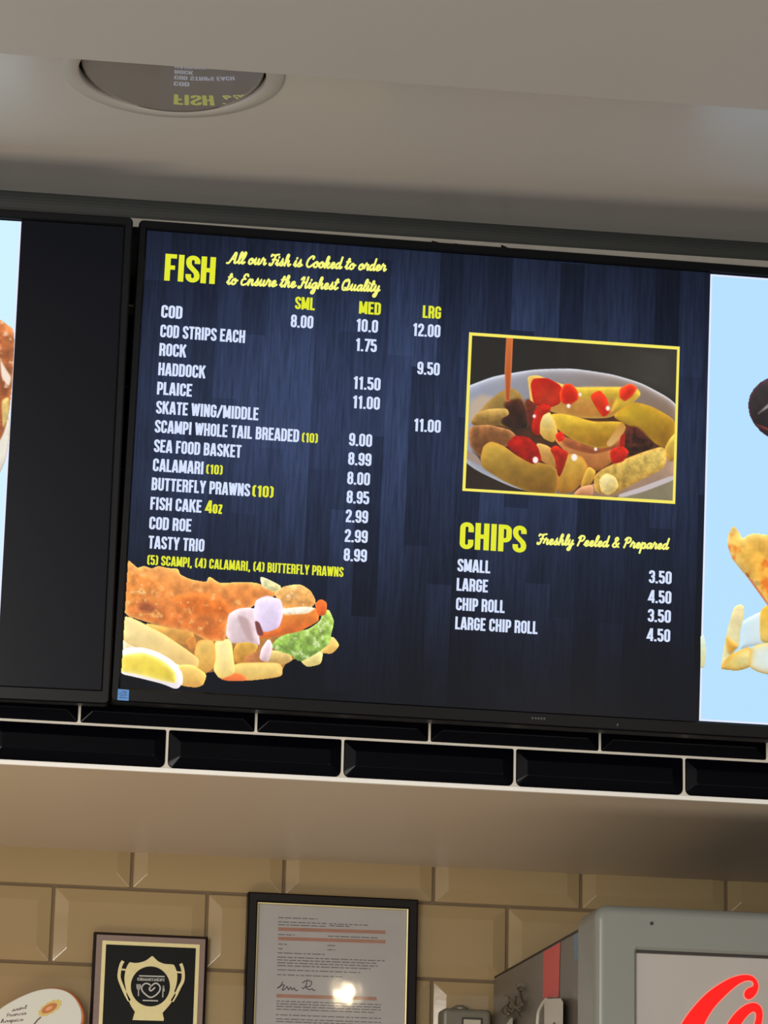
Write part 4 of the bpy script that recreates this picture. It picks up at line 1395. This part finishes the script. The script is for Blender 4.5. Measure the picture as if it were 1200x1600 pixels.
def fc(cx, cy):          # crop (3.636x from 370,1360) to x,z on the paper
    p = hit(370 + cx / 3.636, 1360 + cy / 3.636, Y=yp - .0002)
    return float(p[0]), float(p[2])


def on_paper(name, strokes, hw, material, label=None, y=None):
    vs, fs = [], []
    for s in strokes:
        ribbon(s, hw, vs, fs)
    o_ = flat_build(name, material, [loc(fc(*p), yp - .0003 if y is None else y) for p in vs], [f[::-1] for f in fs], paper)
    if label:
        o_['label'] = label


rw = random.Random(11)


def typed(y, xa, xb, slope=.036, h=4.0):
    """one line of small illegible type: word-length dashes"""
    out = []
    x = xa
    while x < xb:
        w = rw.uniform(14, 52)
        e_ = min(x + w, xb)
        if e_ - x > 6:
            out.append([(x, y + slope * (x - 230)), (e_, y + slope * (e_ - 230))])
        x += w + 7
    return out


lines = typed(268, 235, 460) + typed(292, 235, 510) + typed(308, 235, 510) + typed(293, 525, 745) + typed(304, 525, 640)
lines += typed(364, 235, 330) + typed(363, 518, 800) + typed(418, 235, 285) + typed(444, 235, 270) + typed(416, 515, 560) + typed(440, 515, 560)
lines += typed(468, 232, 500) + typed(492, 230, 840) + typed(508, 230, 800) + typed(524, 230, 800) + typed(540, 230, 760) + typed(564, 230, 700) + typed(592, 228, 600)
on_paper('typed_lines', lines, 2.3, M['ink'], 'small grey typed lines')
lines = typed(742, 225, 820) + typed(757, 225, 820) + typed(772, 225, 820) + typed(788, 225, 780) + typed(820, 222, 820) + typed(843, 222, 820) + typed(858, 222, 820)
for yy in range(890, 1010, 18):
    lines += typed(yy, 222, 760)
on_paper('typed_lines', lines, 2.3, M['ink'], 'small grey typed lines')
for xa, xb, ya in ((235, 845, 333), (235, 845, 387), (225, 795, 712)):
    on_paper('orange_band', [[(xa, ya), (xb, ya + .03 * (xb - xa))]], 10, M['orange_ink'], 'orange band')
on_paper('signature', [spline([(262, 632), (246, 660), (232, 668), (252, 655), (270, 652), (258, 680), (276, 672), (286, 660), (294, 678), (306, 664), (314, 678), (326, 668), (334, 682), (348, 680)]),
                       spline([(400, 628), (392, 655), (378, 672), (370, 664)]), spline([(372, 640), (400, 624), (425, 636), (415, 658), (392, 662), (412, 678), (428, 672), (436, 682), (446, 680)])], 2.6, M['pen_ink'], 'pen signature')
mt = bpy.data.materials.new('frame_glass')
mt.use_nodes = True
nt = mt.node_tree
nt.nodes.clear()
o_ = nt.nodes.new('ShaderNodeOutputMaterial')
tr = nt.nodes.new('ShaderNodeBsdfTransparent')
gl = nt.nodes.new('ShaderNodeBsdfGlossy')
gl.inputs['Roughness'].default_value = 0.05
fn = nt.nodes.new('ShaderNodeFresnel')
fn.inputs['IOR'].default_value = 1.5
nz = nt.nodes.new('ShaderNodeTexNoise')
nz.inputs['Scale'].default_value = 28
bp = nt.nodes.new('ShaderNodeBump')
bp.inputs['Strength'].default_value = 0.05
bp.inputs['Distance'].default_value = 0.002
tcn = nt.nodes.new('ShaderNodeTexCoord')
nt.links.new(tcn.outputs['Object'], nz.inputs['Vector'])
nt.links.new(nz.outputs['Fac'], bp.inputs['Height'])
nt.links.new(bp.outputs['Normal'], gl.inputs['Normal'])
mx = nt.nodes.new('ShaderNodeMixShader')
nt.links.new(fn.outputs[0], mx.inputs[0])
nt.links.new(tr.outputs[0], mx.inputs[1])
nt.links.new(gl.outputs[0], mx.inputs[2])
nt.links.new(mx.outputs[0], o_.inputs[0])
M['glass'] = mt
mb = MB()
mb.loft([[loc(p, yf + .0065) for p in rf(fw + .0006)], [loc(p, yf + .0050) for p in rf(fw + .0006)]], 0, True, True)
mb.build('glazing', M['glass'], frame)

# ------------------------------------------------------------------ oval charity sign at the lower left
yb, yf = BY - 0.0068, BY - 0.045
sg = Wall(yf)
M['orange_plastic'] = mat('orange_plastic', lin((226, 112, 40)), 0.25, coat=0.3)
M['white_plastic'] = mat('white_sign_face', (0.60, 0.615, 0.56), 0.35)
M['maroon_ink'] = mat('maroon_ink', (0.17, 0.07, 0.08), 0.6)
M['petal_ink'] = mat('yellow_petal_ink', (0.62, 0.47, 0.14), 0.6)
M['petal_ink2'] = mat('orange_petal_ink', (0.48, 0.16, 0.05), 0.6)
M['petal_ink3'] = mat('pale_orange_ink', (0.72, 0.33, 0.15), 0.6)


def sc_px(cx, cy):       # crop (8x from 0,1520)
    return cx / 8.0, 1520 + cy / 8.0


oc = sg(*sc_px(480, 560))
ox, oz = oc[0], oc[1]
sign = tag(empty('charity_sign', (ox, yb, oz)), 'oval white charity sign with an orange rim and a sunflower, at the lower left corner', 'sign')


def oval(cx, cy, a, b_, ang, n=72, p=2.3):
    out = []
    for k in range(n):
        t = 2 * math.pi * k / n
        c, s = math.cos(t), math.sin(t)
        r = (abs(c) ** p + abs(s) ** p) ** (-1 / p)
        x, y = a * r * c, b_ * r * s
        t2 = math.radians(ang)
        out.append((cx + x * math.cos(t2) - y * math.sin(t2), cy + x * math.sin(t2) + y * math.cos(t2)))
    return out


W_OV = (395, 690, 660, 410, -27)
O_OV = (425, 690, 670, 425, -27)
oo = [sg(*sc_px(*p)) for p in oval(*O_OV)]
o2 = [sg(*sc_px(*p)) for p in oval(O_OV[0], O_OV[1], O_OV[2] - 22, O_OV[3] - 22, O_OV[4])]
ww = [sg(*sc_px(*p)) for p in oval(*W_OV)]
mb = MB()
mb.loft([[loc(p, yb) for p in oo], [loc(p, yf + .006) for p in oo], [loc(p, yf + .001) for p in o2]], 0, True, True, False)
mb.build('orange_rim', M['orange_plastic'], sign)
w2 = [sg(*sc_px(*p)) for p in oval(W_OV[0], W_OV[1], W_OV[2] - 8, W_OV[3] - 8, W_OV[4])]
mb = MB()
mb.loft([[loc(p, yf + .0012) for p in ww], [loc(p, yf - .0008) for p in ww], [loc(p, yf - .0016) for p in w2]], 0, True, True)
face = mb.build('sign_face', M['white_plastic'], sign)


def sign_flat(name, poly, material, y, label=None):
    o_ = flat_build(name, material, [loc(sg(*sc_px(*p)), y) for p in poly], [tuple(range(len(poly)))[::-1]], face)
    if label:
        o_['label'] = label


pet = []
for k in range(48):
    t = 2 * math.pi * k / 48
    r = 1 + 0.07 * math.cos(12 * t)
    x, y = 165 * r * math.cos(t), 70 * r * math.sin(t)
    t2 = math.radians(-31)
    pet.append((625 + x * math.cos(t2) - y * math.sin(t2), 440 + x * math.sin(t2) + y * math.cos(t2)))
sign_flat('sunflower_petals', pet, M['petal_ink'], yf - .0018, 'yellow sunflower petals')
sign_flat('sunflower_ring', oval(615, 445, 108, 48, -28, 40, 2), M['petal_ink2'], yf - .0020, 'brown orange sunflower ring')
sign_flat('sunflower_centre', oval(612, 447, 48, 22, -28, 30, 2), M['petal_ink3'], yf - .0022)
vs, fs = [], []
ribbon([(510, 555), (470, 590), (430, 640), (400, 700)], 9, vs, fs)
flat_build('sunflower_stem', M['maroon_ink'], [loc(sg(*sc_px(*p)), yf - .0019) for p in vs], [f[::-1] for f in fs], face)
LOW = dict(SCR)
LOW['f'] = (0.7, [[(0.60, 1.85), (0.40, 1.9), (0.28, 1.5), (0.26, 0)], [(0.05, 1.0), (0.55, 1.0)]])
SCR['f'] = LOW['f']
for txt, xa, xb, ya, yb2 in (('saint', 145, 330, 487, 448), ('francis', 75, 325, 553, 522), ('hospice', 5, 290, 628, 602)):
    vs, fs, w = script_shape(txt, .10, .15)
    s = (xb - xa) / w
    pts = [(xa + p[0] * s, ya + (yb2 - ya) * (p[0] / w) - p[1] * 24) for p in vs]
    flat_build('sign_lettering', M['maroon_ink'], [loc(sg(*sc_px(*p)), yf - .0019) for p in pts], fs, face)['label'] = 'maroon word ' + txt

# ------------------------------------------------------------------ drinks cooler
CX = 0.8147
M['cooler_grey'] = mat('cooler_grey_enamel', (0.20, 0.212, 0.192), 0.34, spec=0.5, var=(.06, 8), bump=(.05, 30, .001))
M['cooler_side_shaded'] = mat('cooler_enamel_shaded', (0.135, 0.118, 0.10), 0.42, var=(.08, 10))  # darker than the front: shade on the cabinet's side put into its colour
M['sign_white'] = mat('cooler_sign_white', (0.40, 0.37, 0.345), 0.4, var=(.05, 14))
M['dark_gap'] = mat('dark_recess', (0.03, 0.022, 0.022), 0.5)
M['logo_red'] = emit('lit_red_lettering', (255, 14, 10), 1.0)
M['logo_glow'] = emit('pink_letter_glow', (246, 140, 120), 1.0)  # pink rim imitating the glow around the lit letters
M['glass_dark'] = mat('cooler_door_glass', (0.02, 0.022, 0.024), 0.05)
YF, YBK = 3.395, 3.478
ztop_b = CZ + 0.4860
ztop_h = CZ + 0.5040
CW = 0.60
cool = tag(empty('drinks_cooler', (CX, YBK, 0)), 'tall grey drinks cooler with red script on its lit header, at the lower right', 'cooler')


def cl(x, y, z):
    return (x - CX, y - YBK, z)


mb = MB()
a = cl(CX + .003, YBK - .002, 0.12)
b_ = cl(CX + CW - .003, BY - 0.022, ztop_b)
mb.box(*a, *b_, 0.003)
mb.build('cabinet_body', M['cooler_side_shaded'], cool)
mb = MB()
mb.box(*cl(CX + .004, YBK - .003, ztop_b - .0005), *cl(CX + CW - .004, BY - 0.024, ztop_b + .0022))
mb.build('cabinet_lid', M['black_frame'], cool)
mb = MB()
mb.box(*cl(CX + .01, YF + .03, 0.0), *cl(CX + CW - .01, BY - .05, 0.121), 0.003)
mb.build('plinth', M['housing'], cool)
# header: rounded canopy with a recessed sign
sx0, sz1 = (float(hit(995, 1483, Y=YF)[i]) for i in (0, 2))
sx1 = CX + CW - (sx0 - CX)
sz0 = sz1 - 0.17
hz0 = sz0 - 0.05
hr = lambda e, r: rrect(CX + e, hz0 + e, CX + CW - e, ztop_h - e, r, 8)
rs = lambda e: rrect(sx0 - e, sz0 - e, sx1 + e, sz1 + e, .002 + e, 8)
mb = MB()
lo = []
for k in range(7):
    t = math.pi / 2 * k / 6
    e_ = 0.010 * (1 - math.cos(t))
    y_ = YF + 0.010 - 0.010 * math.sin(t)
    lo.append([cl(p[0], y_, p[1]) for p in hr(e_, 0.0165 - e_ * 0.6)])
back = [[cl(p[0], YBK + .004, p[1]) for p in hr(0.0, 0.0165)], [cl(p[0], YBK - .004, p[1]) for p in hr(0, .0165)]]
mb.loft(back + lo + [[cl(p[0], YF, p[1]) for p in rs(.003)], [cl(p[0], YF + .003, p[1]) for p in rs(0)], [cl(p[0], YF + .012, p[1]) for p in rs(-.0005)]], 0, True, False, False)
hd = mb.build('header', M['cooler_grey'], cool)
mb = MB()
ys = YF + .0055
mb.loft([[cl(p[0], ys + .006, p[1]) for p in rs(.001)], [cl(p[0], ys, p[1]) for p in rrect(sx0 + .0006, sz0 + .002, sx1 - .0006, sz1 - .0042, .001, 8)]], 0, True, True)
sgn = mb.build('header_sign', M['sign_white'], cool)
mb = MB()
mb.box(*cl(sx0, ys + .001, sz1 - .0046), *cl(sx1, ys + .006, sz1 - .0004))
mb.build('sign_gap', M['dark_gap'], cool)
p_ = hit(1018, 1443, Y=YF)
mb = MB()
mb.loft([[cl(p_[0] + r * math.cos(a_), y_, p_[2] + r * math.sin(a_)) for a_ in np.linspace(0, 2 * math.pi, 12, endpoint=False)] for r, y_ in ((.002, YF + .001), (.002, YF - .0012), (.001, YF - .002))], 0, False, True)
mb.build('screw', M['steel'], cool)


def sgp(cx, cy, y):       # crop (5x from 960,1460)
    p = hit(960 + cx / 5.0, 1460 + cy / 5.0, Y=ys)
    return cl(float(p[0]), y, float(p[2]))


C_OUT = spline([(400, 1000), (440, 870), (525, 700), (600, 590), (720, 462), (850, 372), (950, 328), (1040, 318), (1098, 345), (1122, 400), (1108, 458), (1070, 500), (1038, 506), (1014, 480), (1022, 442), (1050, 418),
                (1078, 408), (1086, 385), (1068, 364), (1020, 364), (950, 402), (862, 480), (770, 580), (700, 700), (640, 850), (600, 960), (590, 1040), (640, 1100), (760, 1090), (860, 1040), (850, 1075), (740, 1150), (560, 1170), (440, 1110)], 5)


def poly_fill(name, pts, material, y0, y1, parent, label=None):
    mb_ = MB()
    mb_.loft([[sgp(p[0], p[1], y0) for p in pts], [sgp(p[0], p[1], y1) for p in pts]], 0, True, True)
    o__ = mb_.build(name, material, parent)
    if label:
        o__['label'] = label
    return o__


def grow(pts, d):
    P = np.array(pts)
    out = []
    ar = 0.5 * sum(P[i][0] * P[(i + 1) % len(P)][1] - P[(i + 1) % len(P)][0] * P[i][1] for i in range(len(P)))
    for i in range(len(P)):
        t = P[(i + 1) % len(P)] - P[i - 1]
        t = t / (np.linalg.norm(t) + 1e-9)
        nn = np.array([t[1], -t[0]]) * (1 if ar > 0 else -1)
        out.append(tuple(P[i] + nn * d))
    return out


poly_fill('script_letter_glow', grow(C_OUT, 8), M['logo_glow'], ys + .0002, ys - .0006, sgn)
poly_fill('script_letter', C_OUT, M['logo_red'], ys + .0002, ys - .0012, sgn, 'red script letter C')


def oval_letter(cx, cy):
    o_out = [(cx + x, cy + y) for x, y in oval(0, 0, 235, 120, -58, 60, 2.0)]
    o_in = [(cx + 22 + x, cy + 6 + y) for x, y in oval(0, 0, 165, 50, -62, 60, 2.0)]
    for out_, in_, m_, ya, nm in ((grow(o_out, 8), grow(o_in, -8), M['logo_glow'], ys - .0006, 'script_letter_glow'), (o_out, o_in, M['logo_red'], ys - .0012, 'script_letter')):
        mb_ = MB()
        mb_.loft([[sgp(p[0], p[1], ys + .0002) for p in out_], [sgp(p[0], p[1], ya) for p in out_], [sgp(p[0], p[1], ya) for p in in_], [sgp(p[0], p[1], ys + .0002) for p in in_]], 0, False, False)
        o__ = mb_.build(nm, m_, sgn)
        if nm == 'script_letter':
            o__['label'] = 'red script letter o'


oval_letter(995, 745)
pen = 1235.0
for ch, kx_, gap in (('c', 270, 0), ('a', 270, 30), ('-', 270, 40), ('C', 330, 0), ('o', 330, 0), ('l', 330, 0), ('a', 330, 0)):
    if ch == '-':
        vs, fs = [], []
        ribbon([(0, .45), (.35, .45)], .10, vs, fs)
        w = .35
    else:
        vs, fs, w = script_shape(ch, .17, .35)
    pts = [sgp(pen + p[0] * kx_, 930 - p[1] * 318, ys - .0012) for p in vs]
    flat_build('script_letter', M['logo_red'], pts, fs, sgn)['label'] = 'red script stroke of the header lettering'
    pen += w * kx_ + gap
# door with glass below the header
mb = MB()
do = rrect(CX + .001, 0.125, CX + CW - .001, hz0 - .004, .01, 6)
di = rrect(CX + .045, 0.18, CX + CW - .045, hz0 - .05, .006, 6)
mb.loft([[cl(p[0], YBK, p[1]) for p in do], [cl(p[0], YF + .02, p[1]) for p in do], [cl(p[0], YF + .02, p[1]) for p in di], [cl(p[0], YF + .05, p[1]) for p in di]], 0, True, False)
dr = mb.build('door', M['cooler_grey'], cool)
mb = MB()
mb.box(*cl(CX + .0445, YF + .032, .1795), *cl(CX + CW - .0445, YF + .04, hz0 - .0495))
mb.build('door_glass', M['glass_dark'], dr)
mb = MB()
hx = CX + CW - .025
mb.tube([cl(hx, YF + .02, 1.30), cl(hx, YF - .02, 1.30), cl(hx, YF - .02, 1.00), cl(hx, YF + .02, 1.00)], .008, 8)
mb.build('door_handle', M['steel'], dr)


# marks stuck on the cooler's side
def side_px(x, y, off=0.0):
    p = hit(x, y, X=CX + .003 - off)
    return cl(float(p[0]), float(p[1]), float(p[2]))


def side_quad(name, px, material, label, off=.0006):
    vs = [side_px(x, y, off) for x, y in px] + [side_px(x, y, -.0004) for x, y in px]
    mb_ = MB()
    mb_.add(vs, [(0, 1, 2, 3), (4, 7, 6, 5), (0, 4, 5, 1), (1, 5, 6, 2), (2, 6, 7, 3), (3, 7, 4, 0)])
    o_ = mb_.build(name, material, cool)
    o_['label'] = label


side_quad('red_tape', [(849, 1487.5), (875.5, 1472), (873, 1558), (848, 1559)], mat('red_tape', lin((196, 66, 62)), 0.4, var=(.08, 60)), 'red strip on the side')
side_quad('blue_tape', [(896, 1461), (905, 1456.5), (905, 1497), (897.5, 1505)], mat('blue_tape', lin((96, 120, 140)), 0.5, var=(.35, 160)), 'worn blue strip on the side')


def holder_px(x, y, off):
    p = hit(x, y, X=CX + .003 - off)
    return (float(p[0]) - CX, float(p[1]) - YBK, float(p[2]))


# white plastic holder on the cooler's side (a thing of its own)
M['holder'] = mat('white_holder_plastic', (0.46, 0.44, 0.39), 0.4)
hp = hit(860, 1600, X=CX)
hold = tag(empty('plastic_holder', (CX, float(hp[1]), float(hp[2]) - .03)), "white plastic holder stuck on the cooler's side below the red tape", 'holder')


def hl(x, y, off):
    p = hit(x, y, X=CX + .003 - off)
    return (float(p[0]) - CX, float(p[1]) - float(hp[1]), float(p[2]) - float(hp[2]) + .03)


mb = MB()
shape = [(850, 1561), (876, 1560), (880, 1566), (879, 1640), (850, 1640), (850.5, 1575)]
mb.loft([[hl(x, y, .0005) for x, y in shape], [hl(x, y, .012) for x, y in shape]], 0, True, True)
mb.build('holder_plate', M['holder'], hold)
mb = MB()
mb.tube([hl(x, y, .010) for x, y in spline([(853, 1562), (848, 1568), (842, 1580), (840, 1595), (839, 1620), (842, 1636), (852, 1638)], 4)], .0022, 8)
mb.build('holder_loop', M['holder'], hold)
mb = MB()
mb.loft([[hl(x, y, .0118) for x, y in ((864, 1598), (867, 1597), (867, 1604), (864, 1604))], [hl(x, y, .0128) for x, y in ((864, 1598), (867, 1597), (867, 1604), (864, 1604))]], 0, True, True)
mb.build('holder_slot', M['dark_gap'], hold)

# bunch of wire hooks on the cooler's side
M['wire'] = mat('dull_wire_metal', (0.16, 0.14, 0.11), 0.3, metal=0.7)
M['wire_pale'] = mat('pale_tag_plastic', (0.42, 0.40, 0.35), 0.5)
kp = hit(800, 1590, X=CX)
keys = tag(empty('hook_bunch', (CX, float(kp[1]), float(kp[2]))), "tangled bunch of dark wire hooks hanging on the cooler's side", 'hooks')


def kl(x, y, off):
    p = hit(x, y, X=CX + .003 - off)
    return (float(p[0]) - CX, float(p[1]) - float(kp[1]), float(p[2]) - float(kp[2]))


for st, off, r in (([(813, 1541), (809, 1544), (812, 1549), (817, 1546), (813, 1541)], .006, .0012), ([(812, 1549), (814, 1560), (817, 1570), (812, 1580)], .008, .0022),
                   ([(789, 1555), (795, 1559), (796, 1566), (788, 1572), (784, 1580)], .008, .0014), ([(798, 1562), (805, 1570), (800, 1580), (793, 1572), (798, 1562)], .012, .0016),
                   ([(806, 1558), (804, 1568), (809, 1575), (815, 1570)], .012, .0020), ([(783, 1582), (790, 1588), (795, 1584), (791, 1578)], .010, .0024), ([(799, 1576), (809, 1582), (813, 1590)], .008, .0013)):
    mb = MB()
    mb.tube([kl(x, y, off) for x, y in spline(st, 5)], r, 7)
    mb.build('wire_hook', M['wire'], keys)
mb = MB()
mb.loft([[kl(x, y, .004) for x, y in ((790, 1602), (797, 1592), (801, 1590), (801, 1604), (795, 1610))], [kl(x, y, .008) for x, y in ((790, 1602), (797, 1592), (801, 1590), (801, 1604), (795, 1610))]], 0, True, True)
mb.build('pale_tag', M['wire_pale'], keys)
mb = MB()
mb.box(-.002, kl(813, 1541, 0)[1] - .004, kl(813, 1541, 0)[2] - .003, .0035, kl(813, 1541, 0)[1] + .004, kl(813, 1541, 0)[2] + .003)
mb.build('hook_pad', M['wire'], keys)

# ------------------------------------------------------------------ switch box on the back wall
yb, yf = BY - 0.0068, BY - 0.040
bx = Wall(yf)
x0, z1 = bx(692, 1574.5)
x1, _ = bx(768, 1577)
z0 = z1 - 0.075
ox, oz = (x0 + x1) / 2, z0
box = tag(empty('switch_box', (ox, yb, oz)), 'grey metal switch box on the cream tiles, left of the drinks cooler', 'switch')
M['box_grey'] = mat('switch_box_grey', (0.13, 0.125, 0.095), 0.4, var=(.15, 40))
rb_ = lambda e, r: rrect(x0 + e, z0 + e, x1 - e, z1 - e, r, 6)
mb = MB()
mb.loft([[loc(p, yb) for p in rb_(0, .006)], [loc(p, yf + .005) for p in rb_(0, .006)], [loc(p, yf + .001) for p in rb_(.002, .005)], [loc(p, yf) for p in rb_(.005, .004)]], 0, True, True)
mb.build('box_body', M['box_grey'], box)
rx0, rz1 = bx(724, 1592.5)
rx1, _ = bx(751, 1593)
rk = lambda e: rrect(rx0 + e, rz1 - .035 + e, rx1 - e, rz1 - e, .001, 3)
mb = MB()
mb.loft([[loc(p, yf + .001) for p in rk(-.0022)], [loc(p, yf - .0015) for p in rk(-.0022)], [loc(p, yf - .0020) for p in rk(-.0014)]], 0, True, True)
mb.build('rocker_surround', M['dark_gap'], box)
mb = MB()
mb.loft([[loc(p, yf + .001) for p in rk(0)], [loc(p, yf - .003) for p in rk(0)], [loc(p, yf - .0042) for p in rk(.001)]], 0, True, True)
mb.build('rocker', mat('rocker_plastic', (0.42, 0.40, 0.31), 0.4), box)
kx, kz = bx(722, 1573)
mb = MB()
mb.loft([[loc((kx + r * math.cos(a_), kz - .003 + h_), yf + .015 + r * math.sin(a_) - 0) for a_ in np.linspace(0, 2 * math.pi, 16, endpoint=False)] for r, h_ in ((.011, 0), (.011, .003), (.005, .0062))], 0, True, True)
mb.build('cable_gland', M['box_grey'], box)
